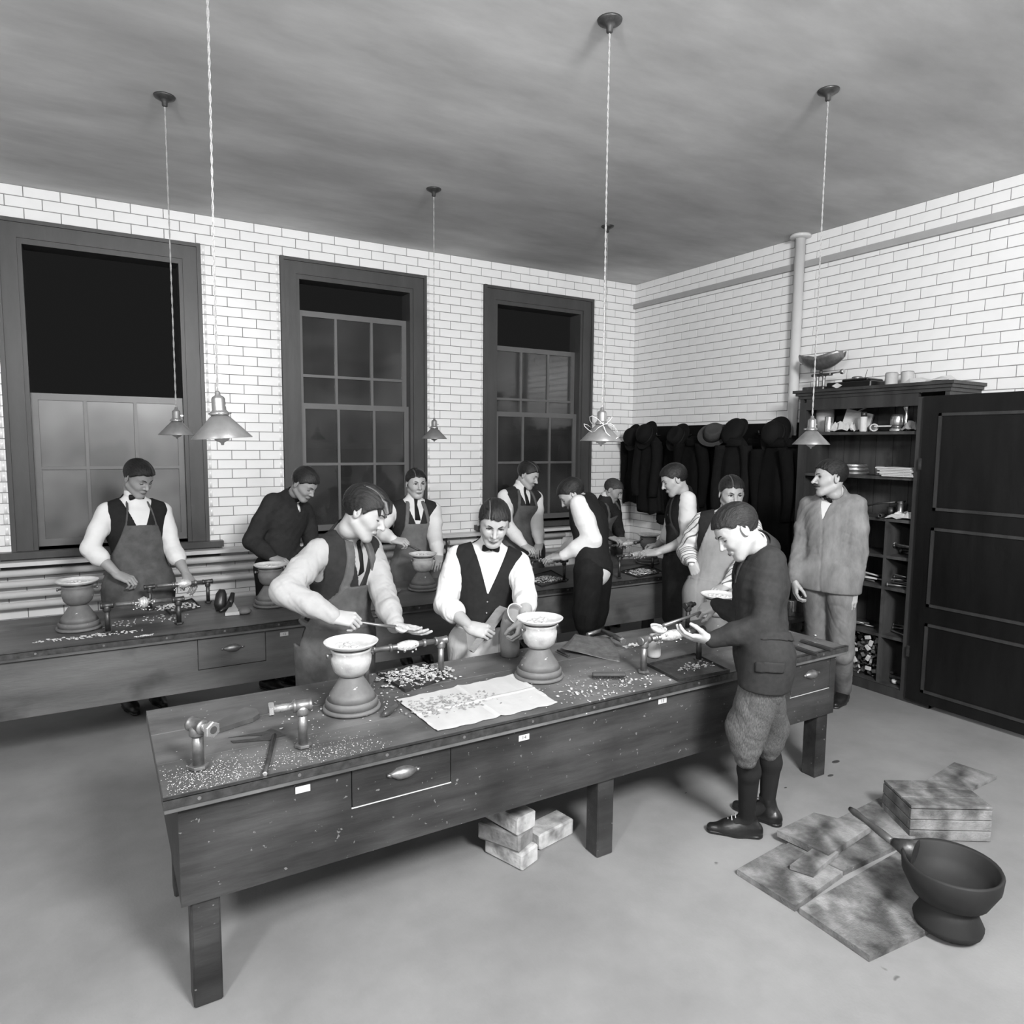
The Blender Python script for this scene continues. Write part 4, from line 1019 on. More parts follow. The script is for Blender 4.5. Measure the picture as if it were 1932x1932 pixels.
# 11 jacketed boy in the foreground
person('boy in belted dark jacket, tweed knickerbockers and black stockings ladling at the front bench',
    P=(1440, 1245, 'f'), N=A(1432, 1040, 2.10), bd=(-.94, .3), sw=.165, trunk=.50, EL=(1442, 1180, 'n'), ER=(1400, 1165, 'f'),
    WL=(1342, 1208, 'f'), WR=(1352, 1140, 'f'), H=A(1392, 1003, 2.10), hf=(-.80, .32, -.62), hu=(-.5, 0, 1),
    hL=MK(d=(-.95, .1, .05), n=(.0, .55, -.85), curl=.38, thumb=(.3, .6), res=.0022), hR=MK(d=(-.85, .1, -.35), n=(-.15, .6, .75), curl=.9, thumb=(.6, .3), res=.0022),
    KL=A(1408, 1392, 2.02), KR=A(1452, 1385, 2.18), AL=at(1408, 1546, Z=.08), AR=at(1447, 1520, Z=.08), FL=(-.98, .12, 0), FR=(-.85, -.45, 0), kneer=.08,
    legtype='knee', legfine=1, sleeve='long', bag=1.05, jacket=True, coatlen=.10, belt=.10, vopen=.15, fold=.005,
    face=dict(lids=1, nose=.9), hairv=dict(vol=.011, part=.0, seed=12, line=[-.05, -.045, -.04, -.015, .038, .03, .04, .06, .07, .072]), seed=21, tie='long', tielen=.1,
    mats=dict(shirt=M_JACKET, under=M_SHIRT, trousers=M_TWEED, hair=M_HAIR), res=.0064, hres=.003, sc=.92, hs=.97, cz=.078, ntop=.03, neckup=.07)
# 12 instructor
person('moustached man in worn overalls and bow tie standing by the open cabinet',
    P=(1562, 1110, 'n'), N=A(1571, 936, 2.98), bd=(-.45, .9), sw=.17, EL=(1618, 1050, 'f'), ER=(1512, 1040, 'n'),
    WL=(1608, 1114, 'n'), WR=(1498, 1095, 'n'), H=A(1566, 902, 2.94), hf=(-.90, .38, -.03), hL=MK(d=(-.08, .05, -1), n=(.1, .95, 0), curl=.35, res=.0025), hR=MK(d=(.1, .1, -1), n=(-.8, .3, 0), curl=.5, res=.0025),
    KL=A(1588, 1230, 2.88), KR=A(1545, 1215, 3.05), AL=at(1590, 1305, Z=.08), AR=at(1552, 1295, Z=.08), FL=(-.3, .95, 0), FR=(-.9, .4, 0),
    sleeve='long', jacket=True, coatlen=.06, vopen=.18, ntop=.005, cz=.062, neckup=.035, fold=.008, bag=1.15, stout=1.03,
    face=dict(nose=1.7, moustache=1, jaw=.95), hairv=dict(vol=.009, seed=13), seed=22, tie='bow', lapel=0,
    mats=dict(shirt=M_OVER, under=M_SHIRT, trousers=M_OVER, hair=M_HAIR), res=.0072, hres=.003, hs=1.02)
import os
for label, S in PEOPLE:
    make_person(label, S)
    if os.environ.get('DBG') and not print(end=''):
        d = lambda a, b: round(float(np.linalg.norm(V3(S[a])-V3(S[b]))), 2)
        print(label[:30], 'trunk', d('P', 'N'), 'sh', d('SL', 'SR'), 'UA', d('SL', 'EL'), d('SR', 'ER'), 'FA', d('EL', 'WL'), d('ER', 'WR'), 'neck', d('N', 'H'), 'Pz', round(S['P'][2], 2), 'Nz', round(S['N'][2], 2), [round(x, 2) for x in S['P']])
# ---------------------------------------------------------------- pendant lamps
def lamp(label, x, y, zr, tilt=(0, 0), canopy=False, r=.095, offset=(0, 0)):
    t = thing('pendant_lamp', label, 'lamp', (x, y, zr), 0, 'tin-shaded pendant lamps')
    Mx = Matrix.Rotation(tilt[0], 4, 'X') @ Matrix.Rotation(tilt[1], 4, 'Y')
    MB().lathe([(r, 0), (r*1.005, .002), (.63*r, .040), (.024, .078), (.022, .078), (.60*r, .038), (r*.985, .001)], 32, Mx, cap=False).build('shade', M_SHADE, t)
    MB().lathe([(.030, .076), (.031, .084), (.026, .088), (.022, .094), (.0215, .13), (.018, .136), (.009, .142), (.008, .152), (.004, .156)], 24, Mx).build('socket', M_BRASS, t)
    m = MB()
    for a in (.3, 2.4, 4.5): m.tube([Mx @ Vector((.026*math.cos(a), .026*math.sin(a), .083)), Mx @ Vector((.040*math.cos(a), .040*math.sin(a), .083))], .0028, 6)
    m.box((.012, -.006, .105), (.034, .006, .112), Mx); m.build('key_and_screws', M_BRASS, t)
    MB().lathe([(.004, -.022), (.006, -.014), (.022, -.006), (.030, .012), (.028, .035), (.016, .06), (.014, .075)], 20, Mx).build('bulb', M_BULB, t)
    top = Vector((offset[0], offset[1], ZC-zr-(.05 if canopy else 0)))
    m = MB(); n = 260 if zr < 1.875 else 160; b = Mx @ Vector((0, 0, .15))
    for s in (0, PI):
        pts = []
        for k in range(n+1):
            f = k/n; p = b.lerp(top, f); a = s+f*n*.55; pts.append(p+Vector((math.cos(a), math.sin(a), 0))*.0022)
        m.tube(pts, .0022, 4, smooth=False)
    m.build('cord', M_CORD, t)
    if True:
        c = MB().lathe([(.055, 0), (.052, -.008), (.03, -.02), (.015, -.03), (.014, -.05), (.004, -.055)], 24, Matrix.Translation((offset[0]*.6, offset[1], ZC-zr))).build('ceiling_rose', M_IRON, t)
    return t
lamp('large tin pendant lamp hanging nearest, over the front bench between the first two windows', .366, 2.497, 1.862, (.0, -.065), False)
lamp('tin pendant lamp on a cord before the wide first window', .402, 4.345, 1.887)
lamp('pendant lamp with dark shade between second and third window, its ceiling rose visible', 2.195, 4.83, 1.888, (0, 0), True)
l4 = lamp('pendant lamp with loose looped wires round its shade before the coats', 2.003, 2.566, 1.868, (0, .02))
lamp('pendant lamp in front of the open cabinet, bulb showing below the shade', 3.346, 2.448, 1.864)
lamp('rearmost pendant lamp, on the thin cord near the corner window', 3.80, 4.84, 1.93, (0, 0), True)
m = MB()
random.seed(3)
for (a0, rr, zz) in ((0, .048, .095), (1.5, .075, .06)):
    m.tube([(rr*math.cos(a0+k*.35)*(1+.25*math.sin(k)), rr*math.sin(a0+k*.35), zz+.02*math.sin(k*.9)) for k in range(19)], .0016, 5)
m.tube([(-.03, -.05, .075), (-.02, -.06, .04), (-.005, -.075, .02), (.02, -.08, .012), (.035, -.08, .02)], .0022, 6)
m.build('loose_wire', M_LABEL, l4)

# ---------------------------------------------------------------- coats and hats along the right wall
XR = XA-.02
yl, yr = at(1243, 808, X=XR).y, at(1500, 798, X=XR).y
zt = at(1400, 800, X=XR).z
rail = thing('coat_rack', 'dark board with hooks running along the tiled wall', 'coat rack', (XA-.0, (yl+yr)/2, zt-.1))
MB().box((-.03, yr-.3-(yl+yr)/2, -.1), (0, yl-(yl+yr)/2+.05, .1)).build('rail_board', M_COAT, rail)
for k in range(8):
    yy = yr+.1+(yl-yr-.15)*k/7-(yl+yr)/2
    MB().tube([(-.03, yy, .0), (-.09, yy, -.005), (-.10, yy, .03)], .006, 8).build('hook', M_IRON, rail)
def coat(label, px, zb, w, m_, seed, depth=.13, zt_=None, x=None):
    zt_ = zt_ or 1.95; c = at(px, 850, X=x or (XA-.28 if depth > .155 else XA-.125)); c.z = 0
    t = thing('coat', label, 'coat', (c.x, c.y, zb), 0, 'coats hanging on the rack')
    rnd = random.Random(seed); ph = [rnd.random()*6 for _ in range(6)]; rings = []; H = zt_-zb; nz, na = 22, 56
    for k in range(nz+1):
        f = k/nz; z = H*(1-f)
        ww = w*(.16+.62*min(1, (f/.12))**.7+.22*f); dd = depth*(.45+.55*min(1, f/.2)); ring = []
        for i in range(na):
            a = 2*PI*i/na; fo = 1+(.05+.13*f)*math.sin(a*7+ph[0]+f*1.5)+.07*f*math.sin(a*13+ph[1])
            ex = math.copysign(abs(math.cos(a))**.8, math.cos(a)); ey = math.copysign(abs(math.sin(a))**.8, math.sin(a))
            z2 = z+(.02*math.sin(a*3+ph[2]) if k == nz else 0)
            ring.append((ex*dd/2*fo, ey*ww/2*(1+.04*math.sin(f*9+ph[3]))*(1+(fo-1)*.4)+.02*math.sin(f*5+ph[4]), z2))
        rings.append(ring)
    MB().rings(rings).build('coat_body', m_, t)
    for s in (-1, 1):       # hanging sleeves
        r2 = []
        for k in range(15):
            f = k/14; z = H*.93-f*min(.62, H*.72); rr = .058-.012*f; y = s*(w*.36+.03*math.sin(f*3)); xx = -depth*.38-.02*math.sin(f*4+ph[5])
            r2.append([(xx+rr*math.cos(2*PI*i/16)*(1+.1*math.sin(i*3+k*.7)), y+rr*math.sin(2*PI*i/16), z) for i in range(16)])
        MB().rings(r2).build('sleeve', m_, t)
    cr = [[(.02*0-depth*.2+.045*math.cos(2*PI*i/20)*q, .09*math.sin(2*PI*i/20)*q, H-.05+zz) for i in range(20)] for q, zz in ((1.1, -.05), (1, 0), (.8, .03), (.6, .01))]
    MB().rings(cr).build('coat_collar', m_, t)
    return t
zc = lambda px, py: at(px, py, X=XA-.25).z
coat('leftmost coat hanging in the tiled corner, short and rounded at the hem', 1203, zc(1203, 952), .40, M_COAT, 1)
coat('short dark coat beside the corner coat, its hem bunched above the bench', 1229, zc(1229, 965), .34, M_COAT2, 2, .17)
coat('slightly paler coat below the third hat', 1272, zc(1272, 992), .42, M_COAT2, 3)
coat('dark coat hanging behind the youth in profile, longer than those to its left', 1312, zc(1312, 1020), .40, M_COAT, 4, .17)
coat('dark overcoat beneath the grey soft hat', 1350, zc(1350, 1110), .42, M_COAT, 5)
coat('coat with upturned collar under the shapeless cloth cap', 1390, zc(1390, 1080), .40, M_COAT2, 6, .17)
coat('long dark overcoat between cloth cap and last bowler', 1428, zc(1428, 1160), .36, M_COAT, 7)
coat('longest black overcoat under the last bowler beside the cabinet', 1468, zc(1468, 1195), .40, M_COAT, 8, .18)
coat('narrow coat squeezed between the last overcoat and the cabinet', 1500, zc(1500, 1180), .22, M_COAT2, 9, .16, None, XA-.2)
def hat(label, px, py, m_, kind, tilt, r=.135, x=None):
    c = at(px, py, X=x or XA-.26)
    t = thing('hat', label, 'hat', c, 0, 'hats hanging on the rack')
    # hats hang with the crown towards the room
    Mx = Matrix.Rotation(tilt[0], 4, 'X') @ Matrix.Rotation(tilt[1], 4, 'Y') @ Matrix.Rotation(tilt[2], 4, 'Z')
    if kind == 'cap':
        MB().lathe([(.06, -.04), (.10, -.03), (.135, 0), (.13, .035), (.09, .06), (.02, .065)], 28, Mx @ Matrix.Diagonal((1, .85, 1, 1))).build('cap_crown', m_, t)
        MB().lathe([(.12, -.045), (.125, -.038), (.06, -.03)], 20, Mx @ Matrix.Translation((.04, 0, 0)) @ Matrix.Diagonal((1, .8, 1, 1))).build('peak', m_, t)
        return t
    sc = r/.135
    if kind == 'bowler': prof = [(.085, 0), (.088, .04), (.084, .08), (.065, .108), (.03, .122), (.002, .125)]
    else: prof = [(.085, 0), (.084, .05), (.078, .09), (.066, .10), (.045, .088), (.002, .082)]
    MB().lathe([(a*sc, b*sc) for a, b in prof], 32, Mx @ Matrix.Diagonal((1.12, .92, 1, 1))).build('crown', m_, t)
    MB().lathe([(.086*sc, 0), (.12*sc, -.004), (.135*sc, .010), (.138*sc, .014), (.135*sc, .015), (.12*sc, .002), (.087*sc, .006)], 36, Mx @ Matrix.Diagonal((1.12, .95, 1, 1)), cap=False).build('brim', m_, t)
    MB().lathe([(.0865*sc, .004), (.0885*sc, .006), (.0885*sc, .028), (.0865*sc, .03)], 32, Mx @ Matrix.Diagonal((1.12, .92, 1, 1)), cap=False).build('hat_band', M_TIE, t)
    return t
hat('dark bowler hat at the corner end of the rack', 1196, 826, M_HAT, 'bowler', (.1, -1.3, 0))
hat('larger dark bowler second from the tiled corner', 1222, 822, M_HAT, 'bowler', (.0, -1.15, 0), .145, XA-.32)
hat('dark soft hat with dented crown, third from the corner', 1280, 826, M_HAT, 'soft', (.15, -1.1, 0), .14)
hat('pale grey soft hat with curled brim, tilted on its hook', 1345, 822, M_HATL, 'soft', (.7, -.55, .3), .14, XA-.3)
hat('shapeless dark cloth cap on the rack beside the grey hat', 1384, 815, M_HAT, 'cap', (.2, -1.1, 0))
hat('big round bowler hat hanging over the longest overcoat', 1465, 822, M_HAT, 'bowler', (0, -1.2, 0), .155)

# ---------------------------------------------------------------- cabinet
CX = 5.03; Y1, Y0 = 3.80, 2.62; oy0, oy1 = 2.83, 3.74
ct = at(1507, 738, X=CX).z; O = Vector((CX, Y0, 0))
cab = thing('cabinet', 'tall dark wooden tool cabinet with open shelves and a panelled door', 'cabinet', O)
def cb(name, a, b, m_=M_CAB, par=None, ch=0):
    return MB().box((a[0]-O.x, a[1]-O.y, a[2]), (b[0]-O.x, b[1]-O.y, b[2]), ch=ch).build(name, m_, par or cab)
cb('side_panel', (CX, Y1-.03, 0), (XA-.01, Y1, ct-.06)); cb('side_panel', (CX, Y0, 0), (XA-.01, Y0+.03, ct-.06))
cb('stile', (CX-.002, oy1, 0), (CX+.03, Y1, ct-.1)); cb('stile', (CX-.002, Y0, 0), (CX+.03, oy0, ct-.1))
cb('top_rail', (CX-.002, oy0, ct-.16), (CX+.03, oy1, ct-.06)); cb('plinth', (CX, oy0, 0), (CX+.03, oy1, .07))
cb('top_panel', (CX, Y0, ct-.06), (XA-.01, Y1, ct-.03))
cn = MB()
for a, b, c in ((.012, -.07, -.045), (.028, -.045, -.022), (.045, -.022, 0)):
    cn.box((-a, -a, ct+b), (XA-CX-.01, Y1-Y0+a, ct+c))
cn.build('cornice', M_CAB, cab)
n = 8; w = (Y1-Y0-.06)/n
for k in range(n):
    cb('back_board', (XA-.035, Y0+.03+k*w+.002, .02), (XA-.015-(.003 if k % 2 else 0), Y0+.03+(k+1)*w-.002, ct-.06), M_CABI)
zs_ = [at(1735, y, X=CX+.0).z for y in (813, 902, 985, 1058, 1120, 1216)]
for z_ in zs_[:3]: cb('shelf', (CX+.025, Y0+.03, z_-.022), (XA-.04, Y1-.03, z_), M_CABI)
dy = at(1662, 1100, X=CX).y
for z_ in zs_[3:]: cb('shelf', (CX+.025, Y0+.03, z_-.022), (XA-.04, Y1-.03, z_), M_CABI)
cb('bottom_shelf', (CX+.025, Y0+.03, .05), (XA-.04, Y1-.03, .075), M_CABI)
for (za, zb2) in zip([.075]+sorted(zs_[3:]), [z-.022 for z in sorted(zs_[2:])]):
    cb('divider', (CX+.027, dy-.011, za), (XA-.042, dy+.011, zb2), M_CABI)
# door swung right round against the wall plane
dr_ = cb('door', (CX-.035, oy0-.97, .04), (CX-.008, oy0-.06, ct-.10), M_CABD)
for (a, b) in ((.12, .62), (.74, 1.30), (1.42, ct-.22)):
    m = MB(); fr = .012
    yA, yB2 = oy0-.97+.11, oy0-.06-.11
    for lo, hi in (((yA, a), (yB2, a+.02)), ((yA, b-.02), (yB2, b)), ((yA, a), (yA+.02, b)), ((yB2-.02, a), (yB2, b))):
        m.box((CX-.046-O.x, lo[0]-O.y, lo[1]), (CX-.034-O.x, hi[0]-O.y, hi[1]))
    m.build('panel_moulding', M_CAB, dr_)  # paler than the door: moulding highlights put into the wood colour
cb('hinge', (CX-.04, oy0-.07, .35), (CX-.002, oy0-.05, .43), M_IRON, dr_); cb('hinge', (CX-.04, oy0-.07, 1.7), (CX-.002, oy0-.05, 1.78), M_IRON, dr_)

# things on and in the cabinet
def on(px, py, x, z): p = at(px, py, X=x); return Vector((x, p.y, z))
GS = 'shop supplies in the cabinet'
def lth(name, label, cat, loc, prof, m_, group=None, n=24, M=None, parts=()):
    t = thing(name, label, cat, loc, 0, group)
    for nm, pr, mm in ((('body', prof, m_),)+tuple(parts)): MB().lathe(pr, n, M).build(nm, mm, t)
    return t
# scales
sp = on(1548, 720, 5.20, ct)
t = thing('balance_scale', 'counter scale with wide tin scoop pan on top of the cabinet', 'scale', sp)
MB().box((-.10, -.10, 0), (.10, .10, .035), ch=.006).build('base', M_IRON, t)
for y in (-.03, .03): MB().lathe([(.018, .035), (.014, .05), (.014, .11), (.02, .13)], 16, Matrix.Translation((0, y, 0))).build('column', M_STEEL, t)
MB().box((-.02, -.10, .125), (.02, .08, .145), ch=.005).build('head_block', M_IRON, t)
MB().tube([(0, -.08, .14), (-.02, -.20, .145)], .006, 8).build('beam', M_STEEL, t)
MB().lathe([(.02, -.012), (.022, 0), (.02, .012)], 16, frame((-.02, -.21, .145), (0, 1, 0))).build('poise', M_BRASS, t)
MB().tube([(0, 0, .14), (0, 0, .175)], .012, 10).build('pan_support', M_IRON, t)
rg = []
for k in range(13):
    a = -1+2*k/12; wd = .10*math.sqrt(max(.04, 1-abs(a)**2.4)); ring = []
    for i in range(15):
        b = -1+2*i/14; ring.append((wd*b, a*.205, .178+.10*(b*b)*(wd/.1)**.5+.085*a*a))
    rg.append(ring)
pm = MB(); pm.rings(rg, closed=False, cap=False); pm.build('scoop_pan', M_STEEL, t)
sm = t.children[-1].modifiers.new('thick', 'SOLIDIFY'); sm.thickness = .004
bx_ = on(1606, 722, 5.22, ct)
t = thing('tool_case', 'black flat tool case with small white diamond emblem beside the scale', 'case', bx_)
MB().box((-.12, -.24, 0), (.12, .14, .055), ch=.008).build('case', M_CABD, t)
MB().box((-.1, -.20, .055), (.11, .02, .075), ch=.008).build('lid', M_CABD, t)
MB().prism([(-.045, 0), (0, .022), (.045, 0), (0, -.022)], 0, .002, frame((-.121, .04, .028), (-1, 0, 0), (0, 1, 0))).build('diamond_emblem', M_LABEL, t)
MB().lathe([(.04, .075), (.04, .095), (.03, .1)], 16, Matrix.Translation((0, -.05, 0))).build('tin_lid', M_STEEL, t)
MB().tube([(.02, -.10, .07), (.02, -.11, .12), (.02, -.12, .15)], .002, 6).build('bent_wire', M_IRON, t)
for px, lab in ((1682, 'round can with ragged paper label on the cabinet top, nearer the scale'), (1712, 'round can with torn dark rim on the cabinet top, next to papers')):
    lth('can', lab, 'can', on(px, 715, 5.24, ct), [(.044, 0), (.045, .004), (.0445, .10), (.046, .103)], M_TERRA, 'cans on the cabinet', parts=(('lid', [(.043, .103), (.04, .109), (.002, .11)], M_BRASSD),))
def crumple(name, label, cat, loc, size, m_, seed, group=None, rz=0):
    rnd = random.Random(seed); v = []; f = []; nx, ny = 9, 7
    for i in range(nx):
        for j in range(ny):
            e = min(i, nx-1-i, j, ny-1-j); v.append(((i/(nx-1)-.5)*size[0]+rnd.uniform(-1, 1)*size[0]*.03, (j/(ny-1)-.5)*size[1]+rnd.uniform(-1, 1)*size[1]*.03, size[2]*(.15+.85*rnd.random())*(1 if e else .35)))
    for i in range(nx-1):
        for j in range(ny-1): f.append((i*ny+j, (i+1)*ny+j, (i+1)*ny+j+1, i*ny+j+1))
    me = bpy.data.meshes.new(name); me.from_pydata(v, [], f); o = link(name, me, m_); o.location = loc; o.rotation_euler = (0, 0, rz)
    s_ = o.modifiers.new('thick', 'SOLIDIFY'); s_.thickness = min(.003, size[2]*.1); s_.offset = -1
    return tag(o, label, cat, group)
crumple('loose_papers', 'loose crumpled papers on the cabinet top at the door end', 'paper', on(1760, 712, 5.22, ct+.001), (.2, .34, .06), M_PAPER, 5)
s1 = zs_[0]; s2 = zs_[1]; s3 = zs_[2]
on1 = lambda px, x=5.17: on(px, 800, x, s1+.001)
G1 = 'things on the top cabinet shelf'
t = lth('paper_roll', 'fat curling paper roll standing at the left of the top shelf', 'paper roll', on1(1556, 5.25), [(.05, 0), (.062, .05), (.072, .13), (.07, .19), (.066, .19), (.06, .1), (.045, .01)], M_PAPER)
lth('tin_can', 'shiny cylindrical tin on the top shelf before the paper roll', 'can', on1(1564, 5.10), [(.032, 0), (.033, .004), (.033, .12), (.031, .124), (.002, .12)], M_BRIGHT)
crumple('paper_bag', 'crumpled brown paper bag lying on the top cabinet shelf', 'bag', on1(1592, 5.14), (.14, .17, .09), M_PAPER, 8)
t = thing('carton', 'torn open cardboard carton leaning behind the white bottle', 'box', on1(1612, 5.27), .4)
MB().box((-.03, -.1, 0), (.03, .1, .14), Matrix.Rotation(.25, 4, 'X')@Matrix.Translation((0, 0, .03))).build('carton_body', M_PAPER, t)
MB().box((-.035, -.16, .13), (.03, -.02, .135), Matrix.Rotation(-.5, 4, 'X')).build('flap', M_PAPER, t)
t = lth('bottle', 'upright bottle with white label and dark neck on the top shelf', 'bottle', on1(1629, 5.11), [(.024, 0), (.026, .01), (.026, .11), (.025, .115)], M_LABEL, parts=(('cap', [(.022, .115), (.022, .15), (.003, .152)], M_IRON),))
lth('cardboard_tube', 'short cardboard tube lying end-on on the top shelf', 'tube', on1(1648, 5.2)+Vector((0, 0, .032)), [(.03, -.07), (.03, .07), (.022, .07), (.022, -.065)], M_PAPER, M=frame((0, 0, 0), (-.8, -.6, 0)))
t = thing('blowtorch', 'brass blowtorch with round tank and upright burner on the top shelf', 'blowtorch', on1(1693, 5.16))
MB().lathe([(.05, 0), (.052, .005), (.05, .02), (.03, .03)], 20).build('foot', M_BRIGHT, t)
MB().lathe([(.04, .03), (.048, .05), (.048, .11), (.04, .125), (.01, .13)], 20).build('tank', M_BRASS, t)
MB().lathe([(.008, .06), (.014, .08), (.008, .1), (.012, .14), (.007, .16), (.012, .18), (.022, .2), (.024, .215), (.02, .22)], 14, Matrix.Translation((0, -.065, -.03))).build('burner', M_BRIGHT, t)
MB().box((-.05, .03, .035), (-.01, .15, .045)).build('tray_arm', M_LABEL, t)
crumple('paper_scraps', 'paper scraps at the right end of the top shelf', 'paper', on1(1722, 5.15), (.13, .12, .08), M_APRONL, 9)
on2 = lambda px, x=5.17: on(px, 890, x, s2+.001)
t = thing('chain_coil', 'shiny coiled strap of polished links on the second shelf', 'metal coil', on2(1610, 5.17))
for k in range(3): MB().lathe([(.11-.01*k, k*.03), (.118-.008*k, k*.03+.012), (.11-.01*k, k*.03+.026), (.098-.01*k, k*.03+.012)], 28, cap=False).build('loop', M_BRIGHT if k else M_STEEL, t)
for k in range(4):
    MB().lathe([(.012, 0), (.016, .015), (.012, .03)], 12, frame((-.09, .06+.012*k, .05), (0, 0, 1))).build('link', M_BRIGHT, t)
lth('glass_jar', 'small clear tumbler beside folded papers on the second shelf', 'jar', on2(1660, 5.15), [(.028, 0), (.032, .07), (.029, .07), (.025, .005)], M_APRONL)
for k in range(6):
    tag(MB().box((-.13, -.14+.004*k, 0), (.13, .14-.006*(5-k), .010), ch=.003).build('folded_paper', M_PAPER), ['lowest', 'second', 'third', 'fourth', 'fifth', 'topmost'][k]+' folded newspaper of the pile on the second shelf', 'newspaper', 'papers on the second shelf').location = on2(1706, 5.16)+Vector((.004*(k % 2), .012*((k*7) % 3-1), .0115*k))
on3 = lambda px, x=5.17: on(px, 975, x, s3+.001)
t = thing('wooden_spoon_ladle', 'long-handled dark ladle resting across the third shelf', 'ladle', on3(1650, 5.2))
MB().tube([(0, .12, .05), (0, 0, .09), (0, -.16, .115)], .007, 8).build('handle', M_IRON, t); MB().lathe([(.005, -.012), (.03, -.008), (.034, .006), (.028, .004), (.003, -.004)], 16, frame((0, -.2, .12), (0, .2, 1))).build('bowl', M_IRON, t)
MB().lathe([(.03, 0), (.03, .05), (.02, .055)], 14, Matrix.Translation((0, .12, 0))).build('rest_block', M_IRON, t)
lth('oil_can', 'small metal oil can with bright lid on the third shelf', 'oil can', on3(1698, 5.18), [(.035, 0), (.035, .03), (.02, .06), (.022, .11), (.026, .115), (.003, .12)], M_STEEL)
crumple('magazine_pile', 'curled booklets and papers on the third shelf', 'magazine', on3(1707, 5.13), (.16, .22, .06), M_PAPER, 12, None, .3)
lth('pipe_offcut', 'short pipe offcut end-on at the edge of the third shelf', 'pipe', on3(1663, 5.08)+Vector((0, 0, .016)), [(.016, -.05), (.016, .05), (.010, .05), (.010, -.05)], M_IRON, M=frame((0, 0, 0), (-1, -.3, 0)))
lth('dark_tin', 'small dark tin behind the oil can on the third shelf', 'can', on3(1681, 5.27), [(.03, 0), (.03, .07), (.003, .072)], M_IRON)
def toolheap(label, px, zi, n_, seed, x=5.18, mm=M_IRON, sp_=.14):
    rnd = random.Random(seed); t = thing('tool_heap', label, 'tools', on(px, 1000, x, zs_[zi]+.001))
    for k in range(n_):
        a = rnd.uniform(-.6, .6)+PI/2; L_ = rnd.uniform(.08, .15); c = Vector((rnd.uniform(-.07, .07), rnd.uniform(-sp_*.3, sp_*.3), .012+.011*k)); d = Vector((math.cos(a), math.sin(a), rnd.uniform(-.08, .15)*.3)); 
        m = MB().tube([c-d*L_, c, c+d*L_*.6], [.006, .007, .009], 8); m.lathe([(.004, -.008), (.017, -.004), (.017, .004), (.004, .008)], 10, frame(c+d*L_*.6, d)); m.build('tool', M_STEEL if k % 3 == 0 else mm, t)
    return t
toolheap('heap of shiny black tools on the shelf below the booklets', 1706, 3, 7, 1)
toolheap('bundle of dark long-handled tongs on the shelf above the empty bay', 1706, 4, 7, 2)
toolheap('dark pointed shears on the pale lowest shelf', 1708, 5, 5, 3)
toolheap('small pale brushes on the shelf behind the moustached man', 1638, 4, 5, 4, 5.15, M_LABEL, .08)
toolheap('row of bright small fittings on the shelf left of the divider', 1625, 5, 4, 5, 5.12, M_BRIGHT, .06)
# scrap lead bin
rnd = random.Random(4); m = MB(); z5 = zs_[5]
ly0, ly1 = dy+.015, Y1-.05
for k in range(420):
    c = Vector((rnd.uniform(CX+.04, CX+.28), rnd.uniform(ly0+.02, ly1-.02), .08+rnd.random()**1.3*(z5-.14))); s_ = rnd.uniform(.008, .024)
    m.box((-s_, -s_*.7, -s_*.35), (s_, s_*.7, s_*.35), Matrix.Translation(c) @ Matrix.Rotation(rnd.uniform(0, 6), 4, Vector((rnd.random(), rnd.random(), rnd.random()+.1))))
o = stuff(m.build('metal_scrap', M_STEEL)); tag(o, 'heap of bright scrap metal filling the lowest left cabinet bay', 'scrap')
for k in range(7):
    c = Vector((CX+.05, rnd.uniform(ly0+.03, ly0+.2), .15+k*.04)); a = tag(MB().box((-.008, -.022, -.014), (.008, .022, .014), Matrix.Rotation(k, 4, 'X'), .002).build('white_offcut', M_LABEL), ('lowest', 'second lowest', 'third lowest', 'middle', 'third highest', 'second highest', 'topmost')[k]+' white offcut among the scrap in the cabinet bay', 'offcut', 'white offcuts in the scrap'); a.location = c
tag(MB().lathe([(.018, -.012), (.02, 0), (.018, .012)], 14).build('white_ball', M_LABEL), 'small white ball lying on the cabinet floor', 'knob').location = on(1687, 1292, 5.12, .095)
for k, (lab, px) in enumerate((('dark shoe-like block lying at the front of the cabinet floor', 1708), ('dark rounded block behind the white ball on the cabinet floor', 1680))):
    t = thing('iron_block', lab, 'iron block', on(px, 1296, 5.15+.08*k, .076)); MB().box((-.04, -.08, 0), (.04, .08, .035), ch=.015).build('block', M_IRON, t); MB().box((-.03, -.03, .035), (.03, .07, .06), ch=.012).build('upper_block', M_IRON, t)
